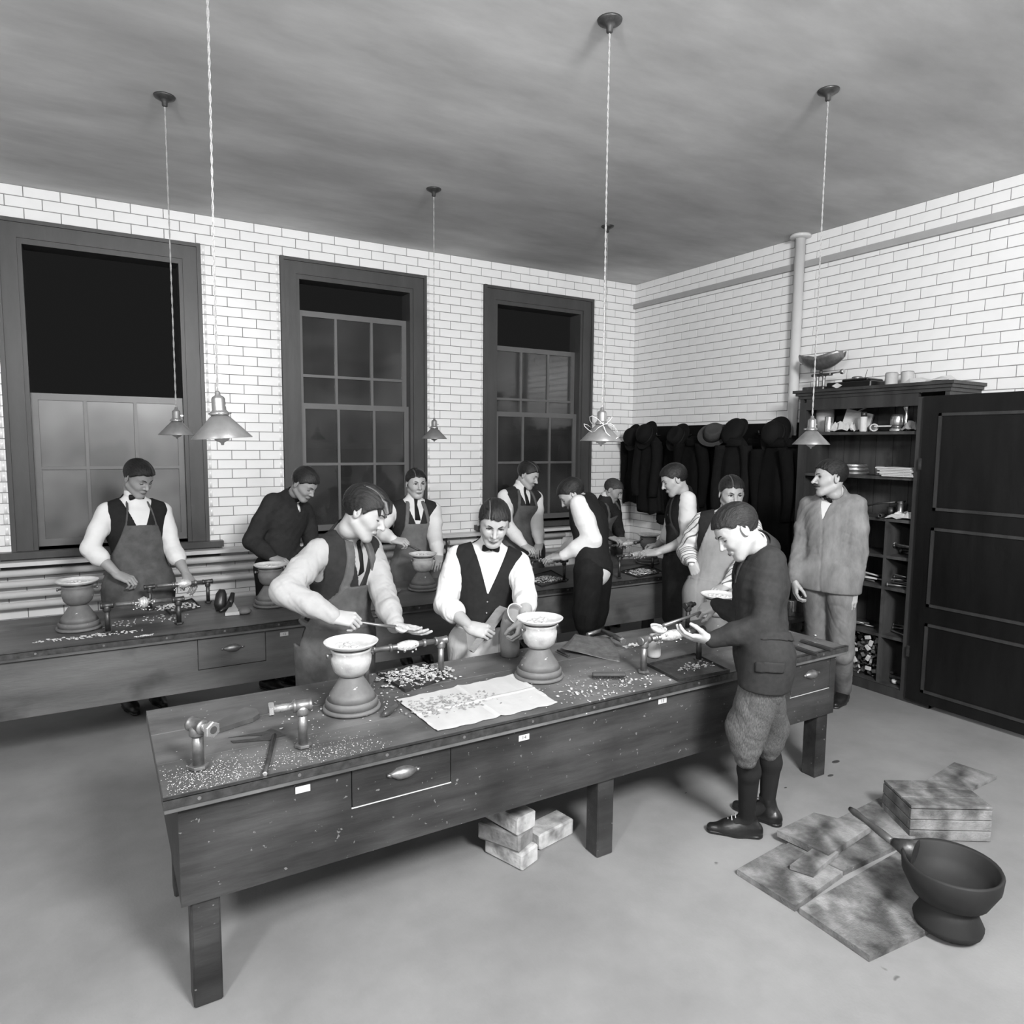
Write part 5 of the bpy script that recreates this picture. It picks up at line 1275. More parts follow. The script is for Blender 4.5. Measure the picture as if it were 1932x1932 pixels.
# ---------------------------------------------------------------- things on the benches
ZT = .7505
def furnace(label, px, py, r=.117, bright=True, dish=True, sc=1.0):
    c = T(px, py); c.z = ZT+.003
    t = thing('solder_furnace', label, 'furnace', c, 0, 'lead pots on conical furnaces'); k = r/.117
    S_ = lambda pr: [(a*k, b*k*sc) for a, b in pr]
    MB().lathe(S_([(.117, 0), (.119, .006), (.117, .014), (.108, .016)]), 36).build('base_ring', M_CONE, t)
    MB().lathe(S_([(.108, .016), (.106, .042), (.100, .046)]), 36).build('band', M_CONE, t)
    MB().lathe(S_([(.100, .046), (.088, .072), (.085, .075), (.048, .135), (.044, .142)]), 36).build('cone', M_CONE, t)
    MB().lathe(S_([(.035, .140), (.055, .146), (.072, .165), (.081, .195), (.083, .222), (.079, .226), (.0795, .245), (.083, .252), (.080, .254), (.070, .254)]), 36).build('pot', M_POT if bright else M_CONE, t)
    for s in (-1, 1): MB().lathe([(.006, 0), (.006, .014), (.010, .016), (.010, .022), (.006, .024)], 12, frame((s*.08*k, 0, .236*k*sc), (s, 0, 0))).build('stud', M_STEEL, t)
    if dish:
        MB().lathe(S_([(.055, .262), (.085, .264), (.100, .272), (.109, .281), (.111, .286), (.108, .286), (.098, .278), (.080, .271), (.050, .269), (.004, .268)]), 40).build('dish', M_ENAMEL, t)
        MB().lathe(S_([(.078, .252), (.066, .262), (.05, .263)]), 30).build('pot_rim', M_IRON, t)
        rnd = random.Random(px); m = MB()
        for i in range(16):
            a, q = rnd.random()*6.3, rnd.random()**.5*.06*k; m.lathe([(.002, 0), (.012, .001), (.009, .006), (.001, .008)], 8, Matrix.Translation((q*math.cos(a), q*math.sin(a), .268*k*sc)))
        m.build('solder', M_LEAD, t)
    return t
furnace('lead pot on conical furnace on the front bench, before the light-shirted man', 664, 1337)
furnace('lead pot on conical furnace beside the newspaper, before the bow-tied youth', 1017, 1277)
furnace('dark lead pot on furnace at the far left of the back bench', 150, 1186, .118, False)
furnace('lead pot on furnace before the youth in pale apron', 798, 1112, .112)
furnace('lead pot on furnace half hidden by the light-shirted elbow', 512, 1142, .115, False)
furnace('lead pot in the corner beneath the coats, before the small boy', 1222, 1062, .112, False)
def hexnut(m, M, r, h): m.lathe([(r*.9, 0), (r, .002), (r, h-.002), (r*.9, h)], 6, M, smooth=False)
def stand(label, px, py, h, arm=None, arml=.06, r=.0165, m_=M_STEEL, nut=True, g='upright pipe stands on the benches', pos=None):
    c = pos or T(px, py); c = Vector((c[0], c[1], ZT+.003)); t = thing('pipe_stand', label, 'pipe stand', c, 0, g)
    m = MB(); hexnut(m, Matrix.Identity(4), r*1.8, .012); m.build('base_nut', m_, t)
    MB().lathe([(r, .012), (r, h-.02)], 18).build('upright', m_, t)
    MB().lathe([(r*1.35, h-.034), (r*1.45, h-.03), (r*1.4, h-.012), (r*1.2, h)], 18).build('collar', m_, t)
    a = Vector((1, 0, 0) if arm is None else tuple(float(q) for q in arm)).normalized()
    m = MB(); Mx = frame((0, 0, h), a); m.lathe([(r*1.1, -.034), (r*1.35, -.032), (r*1.35, -.024), (r*1.2, -.022), (r*1.2, .022), (r*1.35, .024), (r*1.35, .032), (r*.8, .034)], 18, Mx)
    m.build('tee', m_, t)
    if arml:
        n_ = MB(); n_.lathe([(r*.85, .03), (r*.85, .03+arml)], 16, Mx); n_.build('nipple', M_BRIGHT if nut else m_, t)
        if nut:
            n_ = MB(); hexnut(n_, frame(Vector((0, 0, h))+a*(.028+arml), a), r*1.55, .018); n_.build('end_nut', M_BRIGHT, t)
            MB().lathe([(r*.7, 0), (r*.7, .002)], 16, frame(Vector((0, 0, h))+a*(.045+arml), a)).build('bore_shade', M_INK, t)  # black disc stands in for the shade inside the hollow pipe
    return t, c+Vector((0, 0, h))
def hgt(px, py, c): return at(px, py, Y=c.y).z-ZT-.003
c = T(375, 1450); v = vdir((c.x, c.y, 0), (.6, .8, 0)); stand('thick pipe stand at the near left bench corner, its nut facing the camera', 375, 1450, hgt(375, 1368, c), v, .035, .0185)
c = T(572, 1410); v = vdir((c.x, c.y, 0), (-.99, .12, 0)); stand('pipe stand left of the furnace with its arm pointing to the coal-black stain', 572, 1410, hgt(572, 1330, c), v, .07, .0165)
def joint(label, p0, p1, rc, f0, f1, lumps=1, r=.0125, g='wiped joints held between pipe stands', m_=M_STEEL):
    p0, p1 = Vector(p0), Vector(p1); c = (p0+p1)/2; d = p1-p0
    t = thing('pipe_joint', label, 'pipe', c, 0, g); q = lambda f: p0+d*f-c
    MB().tube([q(0), q(1)], r, 14).build('pipe', m_, t)
    n = 14; pts = [q(f0+(f1-f0)*k/n) for k in range(n+1)]; rnd = random.Random(int(rc*1e4))
    rr = [r+(rc-r)*math.sin(PI*k/n)**.8*(1+.12*rnd.uniform(-1, 1)) for k in range(n+1)]
    MB().tube(pts, rr, 16).build('wiped_lead', M_LEAD, t)
    for f in (f0-.1, f1+.1): MB().lathe([(r*1.0, -.008), (r*1.45, -.006), (r*1.45, .006), (r*1.0, .008)], 14, frame(q(f), d)).build('coupling', m_, t)
    if lumps:
        m = MB()
        for k in range(26):
            p = q(rnd.uniform(f0, f1))+Vector((rnd.uniform(-1, 1), rnd.uniform(-1, 1), rnd.uniform(-1.5, .6)))*rc*.9
            m.lathe([(.001, -.006), (.006, -.002), (.005, .004), (.001, .007)], 6, frame(p, (rnd.uniform(-1, 1), rnd.uniform(-1, 1), .3)))
        m.build('lead_drips', M_BRIGHT, t)
    return t
# rig before the light-shirted man
c = T(832, 1272); hC = hgt(832, 1208, c); _, pC = stand('pipe stand speckled with solder at the back edge, holding the long joint', 832, 1272, hC, (1, .05, 0), 0, .0145, M_STEEL, False)
q0 = at(690, 1226, Y=c.y); p0 = Vector((q0.x, c.y, pC.z))
stand('pipe stand hidden behind the first furnace pot', 0, 0, hC, (1, 0, 0), 0, .0145, M_STEEL, False, pos=p0)
joint('long pipe with solder-crusted joint before the light-shirted man', p0+Vector((.03, 0, 0)), pC-Vector((.03, 0, 0)), .023, .38, .72)
# rig before the boy
c = T(1214, 1270); hD = hgt(1214, 1208, c); _, pD = stand('pipe stand beside the drip tray at the boy\'s joint, nearest the bench edge', 1214, 1270, hD, (1, .2, 0), 0, .0155, M_STEEL, False)
c2 = T(1318, 1248); _, pE = stand('pipe stand half hidden by the jacket cuff', 1318, 1248, hD, (1, .2, 0), 0, .0145, M_IRON, False)
joint('wiped lead joint held in the jacketed boy\'s palm', pD+(pE-pD)*.12, pD+(pE-pD)*.9, .027, .2, .75)
c = T(1297, 1188); stand('dark pipe stand behind the ladle, at the bench rear', 1297, 1188, hgt(1297, 1142, c), (1, .1, 0), .03, .014, M_IRON, False)
# trays
def quad(name, label, cat, pix, z0, h, m_, rim=0, group=None, rm=None):
    P_ = [at(x, y, Z=z0) for x, y in pix]; c = sum(P_, Vector())/len(P_); c.z = z0; t = thing(name, label, cat, c, 0, group)
    pl = [(p.x-c.x, p.y-c.y) for p in P_]
    a = sum(pl[i][0]*pl[(i+1) % len(pl)][1]-pl[(i+1) % len(pl)][0]*pl[i][1] for i in range(len(pl)))
    if a < 0: pl = pl[::-1]
    MB().prism(pl, 0, h).build('sheet' if not rim else 'tray_floor', m_, t)
    if rim:
        for i in range(len(pl)):
            a, b = Vector((*pl[i], 0)), Vector((*pl[(i+1) % len(pl)], 0)); d = (b-a); L_ = d.length; Mx = frame(a, (0, 0, 1), d)
            MB().box((0, -.003, 0), (L_, .003, rim), Mx).build('tray_rim', rm or m_, t)
    return t
quad('drip_tray', 'dark square drip tray heaped with lead scraps under the long joint', 'tray', [(712, 1272), (800, 1254), (846, 1280), (765, 1306)], ZT+.001, .006, M_IRON, .014, 'drip trays')
quad('drip_tray', 'dark drip tray at the bench edge under the boy\'s joint', 'tray', [(1222, 1256), (1310, 1236), (1376, 1268), (1280, 1286)], ZT+.001, .006, M_IRON, .014, 'drip trays')
quad('drip_tray', 'drip tray with scraps on the back bench before the white-sleeved youth', 'tray', [(988, 1092), (1040, 1078), (1072, 1095), (1022, 1108)], ZT+.001, .006, M_IRON, .014, 'drip trays')
quad('drip_tray', 'drip tray with bright scraps before the youth in profile', 'tray', [(1172, 1080), (1222, 1068), (1250, 1080), (1205, 1091)], ZT+.001, .006, M_IRON, .014, 'drip trays')
quad('drip_tray', 'small drip tray on the back bench behind the crossed-apron man\'s stands', 'tray', [(310, 1148), (362, 1132), (378, 1146), (322, 1160)], ZT+.001, .006, M_IRON, .014, 'drip trays')
def chips(label, pix, n, seed, size=(.002, .007), z=ZT+.003, hz=.004, m_=M_BRIGHT, cat='scraps', name='lead_scraps', heap=0):
    """flat chips strewn round a pixel centre: pix = (x, y, spread x m, spread y m)"""
    rnd = random.Random(seed); c = at(pix[0], pix[1], Z=z); m = MB()
    for _ in range(n):
        gx, gy = rnd.gauss(0, 1), rnd.gauss(0, 1); s_ = rnd.uniform(*size)
        if abs(gx) > 1.9 or abs(gy) > 1.9: continue
        wx, wy = c.x+gx*pix[2]*.5, c.y+gy*pix[3]*.5
        if wx < .15 and wy < 3.3 or wy < 2.32 or 3.14 < wy < 3.3 or 3.3 < wy < 4.37: continue
        hh = heap*math.exp(-(gx*gx+gy*gy)*.6)*rnd.random()
        Mx = Matrix.Translation((gx*pix[2]*.5, gy*pix[3]*.5, s_*.3+hh+rnd.random()*hz*.3)) @ Matrix.Rotation(rnd.uniform(0, 6.3), 4, 'Z') @ Matrix.Rotation(rnd.uniform(-.6, .6), 4, 'X')
        m.box((-s_, -s_*rnd.uniform(.3, .8), -s_*.2), (s_, s_*.5, s_*.2), Mx)
    o = m.build(name, m_); o.location = c; tag(o, label, cat); return stuff(o)
chips('bright lead scraps heaped on the tray under the long joint', (785, 1276, .20, .14), 500, 1, (.003, .009), ZT+.008, .01, M_LEAD, heap=.03)
chips('lead shavings strewn on the left half of the newspaper', (848, 1328, .24, .12), 260, 2, (.002, .008), ZT+.005, .004, M_APRONL)
chips('solder specks round the near left pipe stand', (392, 1468, .22, .14), 700, 3, (.0008, .0024), ZT+.003, .002, M_LABEL)
chips('solder specks round the second pipe stand', (612, 1420, .26, .08), 300, 4, (.0008, .0024), ZT+.003, .002, M_LABEL)
chips('fine solder specks between rod and bench edge', (470, 1440, .5, .16), 450, 14, (.0006, .0018), ZT+.003, .002, M_LABEL)
chips('bright scraps strewn between wire brush and drip tray', (1150, 1300, .42, .16), 170, 5, (.002, .006), ZT+.003, .003, M_LABEL)
chips('scattered scraps right of the second furnace', (1100, 1285, .3, .2), 110, 6, (.002, .006), ZT+.003, .003, M_APRONL)
chips('scraps in the drip tray at the bench edge', (1310, 1258, .14, .06), 120, 7, (.002, .006), ZT+.008, .003, M_LEAD)
chips('scraps on the bench around the first furnace', (690, 1325, .4, .22), 160, 8, (.0015, .005), ZT+.003, .003, M_LABEL)
chips('scraps on the tray before the white-sleeved youth', (1030, 1094, .16, .12), 220, 9, (.004, .010), ZT+.008, .006, M_LEAD, heap=.03)
chips('scraps on the tray before the youth in profile', (1210, 1080, .16, .12), 220, 10, (.004, .010), ZT+.008, .006, M_LEAD, heap=.03)
chips('crumbs of lead in front of the far left furnace', (175, 1200, .30, .05), 130, 11, (.003, .009), ZT+.003, .004, M_LABEL)
chips('scraps between the far left pipe stands', (265, 1172, .3, .14), 90, 12, (.003, .007), ZT+.003, .004, M_LABEL)
chips('scraps along the far left bench edge', (272, 1200, .05, .02), 50, 13, (.003, .008), ZT+.003, .004, M_LABEL)
chips('scraps on the small tray behind the left stands', (335, 1146, .14, .1), 150, 15, (.004, .010), ZT+.008, .006, M_LEAD, heap=.03)
# newspaper
def newspaper():
    pix = [(748, 1322), (968, 1274), (1053, 1328), (826, 1382)]; P_ = [at(x, y, Z=ZT) for x, y in pix]; c = sum(P_, Vector())/4
    c.z = ZT+.0025; t = thing('newspaper', 'spread newspaper with lead shavings between the two furnaces', 'newspaper', c)
    n = 28; rnd = random.Random(2); v = []; f = []
    for j in range(n+1):
        for i in range(n+1):
            a, b = i/n, j/n; p = (P_[0]*(1-a)+P_[1]*a)*(1-b)+(P_[3]*(1-a)+P_[2]*a)*b; 
            z = .0012+.002*math.sin(a*9+b*4)**2+.0045*math.exp(-((a-.5)/.02)**2)+.003*math.exp(-((b-.5)/.02)**2)+(.006 if (i in (0, n) and j % 9 < 4) else 0)*.5
            e = .004*math.sin(a*40) if j in (0, n) else 0
            v.append((p.x-c.x, p.y-c.y+e, z))
    for j in range(n):
        for i in range(n): f.append((j*(n+1)+i, (j+1)*(n+1)+i, (j+1)*(n+1)+i+1, j*(n+1)+i+1))
    me = bpy.data.meshes.new('page'); me.from_pydata(v, [], f); o = link('page', me, M_PAPER, t)
    s_ = o.modifiers.new('thick', 'SOLIDIFY'); s_.thickness = .0006
    m = MB()                                                     # columns of print too fine to read
    mp = lambda a, b: (lambda p: (p.x-c.x, p.y-c.y, .0012+.002*math.sin(a*9+b*4)**2+.0006+.0045*math.exp(-((a-.5)/.02)**2)+.003*math.exp(-((b-.5)/.02)**2)))((P_[0]*(1-a)+P_[1]*a)*(1-b)+(P_[3]*(1-a)+P_[2]*a)*b)
    for col_ in range(8):
        a0 = .03+col_*.121; a1 = a0+.10
        if col_ == 4: a0 += .02
        for r_ in range(44):
            b = .06+r_*.02
            if abs(b-.5) < .02 or rnd.random() < .15: continue
            a2 = a1-rnd.random()*.03; h_ = .0035
            if r_ in (4, 5, 20, 33) and col_ % 2: h_ = .008
            m.add([mp(a0, b), mp(a0, b+h_), mp((a0+a2)/2, b+h_), mp(a2, b+h_), mp(a2, b), mp((a0+a2)/2, b)], [(0, 1, 2, 5), (5, 2, 3, 4)])
    m.build('print_lines', mat('faint_print', .50, .9, var=.1), t)
newspaper()
# hand tools on the front bench
def wooden_tool(label, a, b, rs, m1, m2=None):
    a, b = T(*a), T(*b); a.z = b.z = ZT+.018; d = b-a; t = thing('small_file', label, 'tool', a)
    L_ = d.length; n = len(rs); MB().tube([d*(k/(n-1)*.72) for k in range(n)], rs, 14).build('handle', m1, t)
    MB().tube([d*.7, d], [.006, .004], 10).build('ferrule', m2 or M_STEEL, t); return t
wooden_tool('turned wooden tool handle lying right of the first furnace', (724, 1357), (758, 1331), [.006, .013, .0165, .016, .011, .012, .010], M_WOODH, M_WOODH)
a, b = T(500, 1466), T(518, 1392); a.z = b.z = ZT+.0095
t = thing('iron_rod', 'slim hollow rod laid across the bench between the two stands', 'rod', a); MB().tube([(0, 0, 0), b-a], .0085, 12).build('rod', M_IRON, t)
d_ = (a-b).normalized(); MB().lathe([(.0085, 0), (.0086, .0015), (.004, .002)], 12, frame((0, 0, 0), d_)).build('rod_end', M_BRIGHT, t)
quad('wooden_dresser', 'flat dark wooden dresser tool lying behind the near left pipe stand', 'wooden tool', [(405, 1372), (462, 1342), (484, 1345), (490, 1354), (478, 1362), (410, 1384)], ZT+.001, .018, M_WOODH)
stn = quad('oil_stain', 'dark oil stain with trailing streaks at the end of the rod', 'stain', [(430, 1392), (500, 1380), (512, 1374), (530, 1382), (540, 1387), (520, 1392), (508, 1397), (490, 1398), (440, 1402), (435, 1398), (480, 1393), (495, 1388), (470, 1388)], ZT+.0008, .0006, M_IRON)
# wire brush, dust pan, blow pipe, sticks
a, b = T(1117, 1281), T(1180, 1281); d = b-a; t = thing('wire_brush', 'small wire brush lying in front of the scattered scraps', 'brush', a+Vector((0, 0, .004)), math.atan2(d.y, d.x))
MB().box((0, -.016, .012), (d.length, .016, .026), ch=.004).build('back', M_WOODH, t)
m = MB(); rnd = random.Random(6)
for i in range(26):
    for j in range(5): x = .004+i*(d.length-.008)/25; y = -.017+j*.0085; m.tube([(x, y*.8, .013), (x+rnd.uniform(-.003, .003), y*1.25, 0)], .0009, 4)
stuff(m.build('bristles', M_IRON, t))
dp = [T(1058, 1232), T(1085, 1214), T(1150, 1214), T(1188, 1238), T(1170, 1248), T(1100, 1243)]
cc = sum(dp, Vector())/6; t = thing('dust_pan', 'curved sheet-metal dust pan lying behind the wire brush', 'dust pan', (cc.x, cc.y, ZT+.004))
v = []; f = []; nn = 14
for j in range(nn+1):
    for i in range(nn+1):
        a, b = i/nn, j/nn; top = dp[1].lerp(dp[2], a); bot = dp[0].lerp(dp[4], a); p = top.lerp(bot, b)+(dp[3]-dp[2]).normalized()*(.05*a*math.sin(b*PI)); p = p-cc
        v.append((p.x, p.y, .002+.03*(1-b)**2+.02*(1-a)**3+.006*math.sin(a*5)*b))
for j in range(nn):
    for i in range(nn): f.append((j*(nn+1)+i, (j+1)*(nn+1)+i, (j+1)*(nn+1)+i+1, j*(nn+1)+i+1))
me = bpy.data.meshes.new('pan'); me.from_pydata(v, [], f); me.polygons.foreach_set('use_smooth', [True]*len(f)); o = link('pan', me, M_STEEL, t); s_ = o.modifiers.new('thick', 'SOLIDIFY'); s_.thickness = .003
MB().tube([T(1052, 1232)-cc+Vector((0, 0, .01)), T(1074, 1243)-cc+Vector((0, 0, .012))], .006, 10).build('pan_handle', M_IRON, t)
a, b, c_ = T(1108, 1212), T(1134, 1204), T(1173, 1224); t = thing('blow_pipe', 'bent blowpipe with bright nut lying on the dust pan', 'blowpipe', (a.x, a.y, ZT+.045))
MB().tube([(0, 0, 0), b-a], .010, 12).build('nozzle', M_STEEL, t); MB().tube([b-a, (b-a).lerp(c_-a, .55)+Vector((0, 0, .004)), c_-a], [.012, .015, .012], 12).build('barrel', M_IRON, t)
m = MB(); hexnut(m, frame(c_-a, (c_-b).normalized()), .018, .02); m.build('nut', M_BRIGHT, t); MB().lathe([(.013, 0), (.015, .006), (.013, .012)], 12, frame((b-a).lerp(c_-a, .6), c_-b)).build('ring', M_BRIGHT, t)
MB().box((-.01, -.01, -.044), (.01, .01, -.008)).build('kickstand', M_IRON, t)
stn = chips('shavings beside the pot of the jacketed boy', (1196, 1218, .08, .03), 40, 31, (.003, .009), ZT+.003, .003, M_LABEL)
# cup behind the boy's joint
lth('clay_pot', 'pale handled crock standing behind the boy\'s pipe stand', 'crock', T(1234, 1240)+Vector((0, 0, .003)), [(.030, 0), (.034, .01), (.034, .085), (.026, .095), (.024, .112), (.027, .118), (.022, .118), (.02, .1)], M_TERRA)
# long upright lead vessel and its hooked bowl by the youth's hands
c = T(962, 1237); t = thing('lead_bottle', 'tall dented lead cylinder with tapering neck beside the second furnace', 'cylinder', (c.x, c.y, ZT+.003))
lead = mat('grey_lead', .24, .5, metal=.2, var=.15, scale=10)
Lp = lambda px, py, dy=0: at(px, py, Y=c.y+dy)-t.location
pth = [Vector((0, 0, 0)), Vector((0, 0, .05)), Lp(961, 1195), Lp(962, 1180, -.01), Lp(965, 1168, -.04), Lp(969, 1161, -.065)]
mb = MB(); mb.tube(pth, [.049, .051, .050, .049, .047, .046], 28); mb.build('vessel', lead, t)
e = (pth[-1]-pth[-2]).normalized()+Vector(vdir((c.x, c.y, 0), (.55, .45, .2))); Mx = frame(pth[-1]+e*.004, e)
MB().lathe([(.044, -.03), (.047, 0), (.053, .016), (.056, .018), (.054, .022), (.045, .008), (.038, -.02), (.002, -.024)], 28, Mx, cap=False).build('open_mouth', lead, t)
MB().lathe([(.053, .016), (.057, .019), (.054, .024), (.051, .020)], 28, Mx, cap=False).build('mouth_rim', M_LABEL, t)
# ladles and tools in hands
def ladle(label, h0, h1, bc_, br, nrmv, ring=True, m_=M_STEEL, fill=True):
    h0, h1, bc_ = Vector(h0), Vector(h1), Vector(bc_); t = thing('ladle', label, 'ladle', h0, 0, 'ladles in use')
    MB().tube([(0, 0, 0), (h1-h0)*.5+Vector((0, 0, .004)), h1-h0, bc_-h0+(h1-bc_).normalized()*br*.8], [.0055, .006, .007, .009], 10).build('handle', m_, t)
    if ring: MB().tube([Vector((0, 0, 0))+Vector((.012*math.cos(a)-.012, 0, .012*math.sin(a))) for a in np.linspace(0, 2*PI, 14)], .003, 6).build('ring', m_, t)
    MB().lathe([(.002, -br*.75), (br*.55, -br*.65), (br*.9, -br*.3), (br, .0), (br*.94, .0), (br*.8, -br*.3), (br*.5, -br*.52), (.002, -br*.6)], 24, frame(bc_-h0, nrmv)).build('bowl', M_ENAMEL if fill else m_, t)
    if fill: MB().lathe([(br*.9, -.006), (br*.6, .0), (.002, .004)], 20, frame(bc_-h0, nrmv)).build('molten_lead', M_LEAD, t)
    return t
JP = {o['label'][:12]: o for o in bpy.data.objects if o.get('category') == 'person'}
SP = {l[:12]: s for l, s in PEOPLE}
def hand_pt(key, side, f=.07, down=.022):
    """grip centre of a hand: along the palm from the wrist, on the palm side"""
    S = SP[key]; w = V3(S['W'+side]); d = nrm(S['h'+side]['d']); n = V3(S['h'+side]['n']); n = nrm(n-d*(n@d)); return Vector(w+d*f-n*down), Vector(d), Vector(n)
SPL = {}
for l, s in PEOPLE: SPL[l] = s
def hand_of(word, side, f=.075, down=.024):
    S = [s for l, s in PEOPLE if word in l][0]; w = V3(S['W'+side]); d = nrm(S['h'+side]['d']); n = V3(S['h'+side]['n']); n = nrm(n-d*(n@d)); k = S.get('sc', 1)
    return Vector(w+d*f*k-n*down*k), Vector(d), Vector(n)
G, d, n = hand_of('grey work shirt', 'R')
b_ = at(757, 1184, Y=G.y-.03); dd = (b_-G).normalized()
ladle('long ladle with full bowl held by the light-shirted man', G-dd*.06, G+dd*.12, b_, .032, (.35, -.2, 1))
G, d, n = hand_of('belted dark jacket', 'R')
b_ = at(1243, 1183, Y=G.y-.02); dd = (b_-G).normalized()
ladle('ladle of lead held by the jacketed boy over his joint', G-dd*.08, G+dd*.12, b_, .042, (.1, -.25, 1), False)
G, d, n = hand_of('youth in pale denim', 'R')
b_ = at(798, 1046, Y=G.y-.1); b_.z += .02; dd = (b_-G).normalized()
ladle('dark ladle dipping in the pot of the youth in pale apron', G-dd*.06, G+dd*.1, b_, .03, (0, 0, 1), False, M_IRON, False)
G, d, n = hand_of('bow tie eyeing', 'R')
e0, e1 = at(886, 1226, Y=G.y-.0), at(947, 1143, Y=G.y+.03); t = thing('wooden_wedge', 'dark flat wooden wedge gripped by the bow-tied youth', 'wooden tool', G)
ax = (e1-e0).normalized(); L_ = (e1-e0).length; o0 = -ax*(L_*.42)
Mx = frame(o0, ax, Vector(vdir(G, (1, 0, .7))))
MB().rings([[Mx @ Vector((w_*a, tt*b, z)) for a, b in ((-1, -1), (1, -1), (1, 1), (-1, 1))] for w_, tt, z in ((.014, .010, 0), (.015, .011, L_*.35), (.03, .011, L_*.5), (.031, .009, L_*.9), (.028, .003, L_))], smooth=False).build('wedge', M_WOODM, t)
# left rigs on the back bench
def rig(lab, xa, ya, ta, xb, yb, tb, rc, f0, f1, r=.0145, ext=0):
    c = T(xa, ya); h = hgt(xa, ta, c); _, pa = stand('pipe stand '+lab[0], xa, ya, h, (1, .05, 0), .02 if ext else 0, r, M_IRON, False)
    c2 = T(xb, yb); _, pb = stand('pipe stand '+lab[1], xb, yb, hgt(xb, tb, c2), (1, .05, 0), 0, r, M_IRON, False); return pa, pb
def rj(lab, pa, pb, rc, f0, f1, mm=M_STEEL):
    d = (pb-pa); return joint(lab, pa+d*.12, pb-d*.10, rc, f0, f1, m_=mm)
pa, pb = rig(('left of the white lead ball, beside the far left furnace', 'right of the white lead ball on the back bench'), 204, 1195, 1142, 338, 1178, 1131, .03, .4, .6)
rj('long jointed pipe with white ball of lead at the left of the back bench', pa, pb, .034, .40, .58)
pa, pb = rig(('under the right hand of the man with crossed apron', 'beyond the left hand of the man with crossed apron'), 284, 1152, 1107, 393, 1138, 1097, .03, .4, .6, .012)
rj('jointed pipe in the hands of the man with crossed apron', pa, pb, .03, .45, .75)
pa, pb = rig(('below the tall youth\'s hands', 'right of the scrap tray before the white-sleeved youth'), 1004, 1090, 1058, 1064, 1098, 1058, .03, .4, .6, .012)
rj('pipe joint worked on by the tall youth and white-sleeved youth', pa, pb, .028, .25, .75)
pa, pb = rig(('behind the white-sleeved youth\'s back, left of a scrap tray', 'before the bare forearm of the youth in profile'), 1168, 1092, 1050, 1231, 1075, 1043, .03, .4, .6, .012)
rj('pipe joint reached for by the youth in profile', pa, pb, .028, .3, .8)
rj('second jointed pipe in the corner before the small boy', at(1150, 1030, Y=5.0), at(1215, 1022, Y=5.0), .024, .3, .7)
for x, y in ((1150, 1030), (1215, 1022)):
    c = at(x, y, Y=5.0); stand('pipe stand in the corner, '+('under the small boy\'s hands' if x == 1150 else 'right of the small boy\'s hands'), 0, 0, c.z-ZT-.003, (1, 0, 0), 0, .012, M_IRON, False, pos=c)
# boots-like wooden blocks and stone beside the left rigs
c = T(418, 1152); t = thing('leather_glove', 'dark leather mitt standing propped on the back bench near the left furnace rigs', 'glove', (c.x, c.y, ZT+.003), .6)
m = MB(); m.tube([(0, 0, .0), (0, .01, .04), (.02, .02, .10), (.03, .02, .13)], [.035, .04, .034, .018], 14); m.build('mitt', M_LEATHER, t)
MB().tube([(.02, -.03, .0), (.05, -.03, .05), (.08, -.02, .10)], [.018, .020, .014], 12).build('thumb', M_LEATHER, t)
MB().tube([(-.07, -.06, .012), (-.01, -.05, .02), (.03, -.04, .05)], [.008, .014, .012], 10).build('strap', M_LEATHER, t)
quad('flat_wedge', 'pale triangular wooden wedge lying beside the leather mitt', 'wedge', [(425, 1162), (440, 1140), (452, 1160)], ZT+.001, .02, M_TERRA)
lth('lead_lump', 'rough grey lump beside the pale wedge on the back bench', 'lump', T(462, 1158)+Vector((0, 0, .002)), [(.03, 0), (.045, .012), (.035, .03), (.01, .038)], M_CONE, n=9)
lth('upturned_bowl', 'small shallow bowl on the back bench between the two furnaces', 'bowl', T(735, 1120)+Vector((0, 0, .003)), [(.05, 0), (.075, .012), (.085, .025), (.08, .026), (.05, .008), (.002, .006)], M_CONE)
# second lead pot row on the back bench by the coats
for lab, x, y in (('shallow pale dish on the bench before the tall youth', 1035, 1062), ('shallow dish of scraps at the wall end of the back bench', 1120, 1058)):
    lth('shallow_dish', lab, 'dish', T(x, y)+Vector((0, 0, .06)), [(.03, -.058), (.05, -.05), (.06, -.01), (.12, .0), (.13, .008), (.12, .008), (.06, .002), (.002, .0)], M_ENAMEL)
furnace('lead pot whose pale dish shows beside the jacketed boy\'s wrist', 1352, 1204, .105, True)
# boards lying along the far end of the front bench
for k, (x0, y0, x1, y1) in enumerate(((1492, 1222, 1545, 1240), (1512, 1212, 1570, 1230))):
    a, b = T(x0, y0), T(x1, y1); a.z = b.z = ZT+.012; d = b-a
    t = thing('loose_batten', ('nearer', 'farther')[k]+' of two thin battens on the empty end of the front bench', 'batten', a, math.atan2(d.y, d.x), 'battens on the bench end')
    MB().box((0, -.012, -.009), (d.length, .012, .006), ch=.002).build('batten', M_BENCH, t)
lth('bench_stud', 'small bright stud at the far end of the front bench', 'stud', T(1538, 1201)+Vector((0, 0, .003)), [(.010, 0), (.010, .008), (.003, .012)], M_BRIGHT)

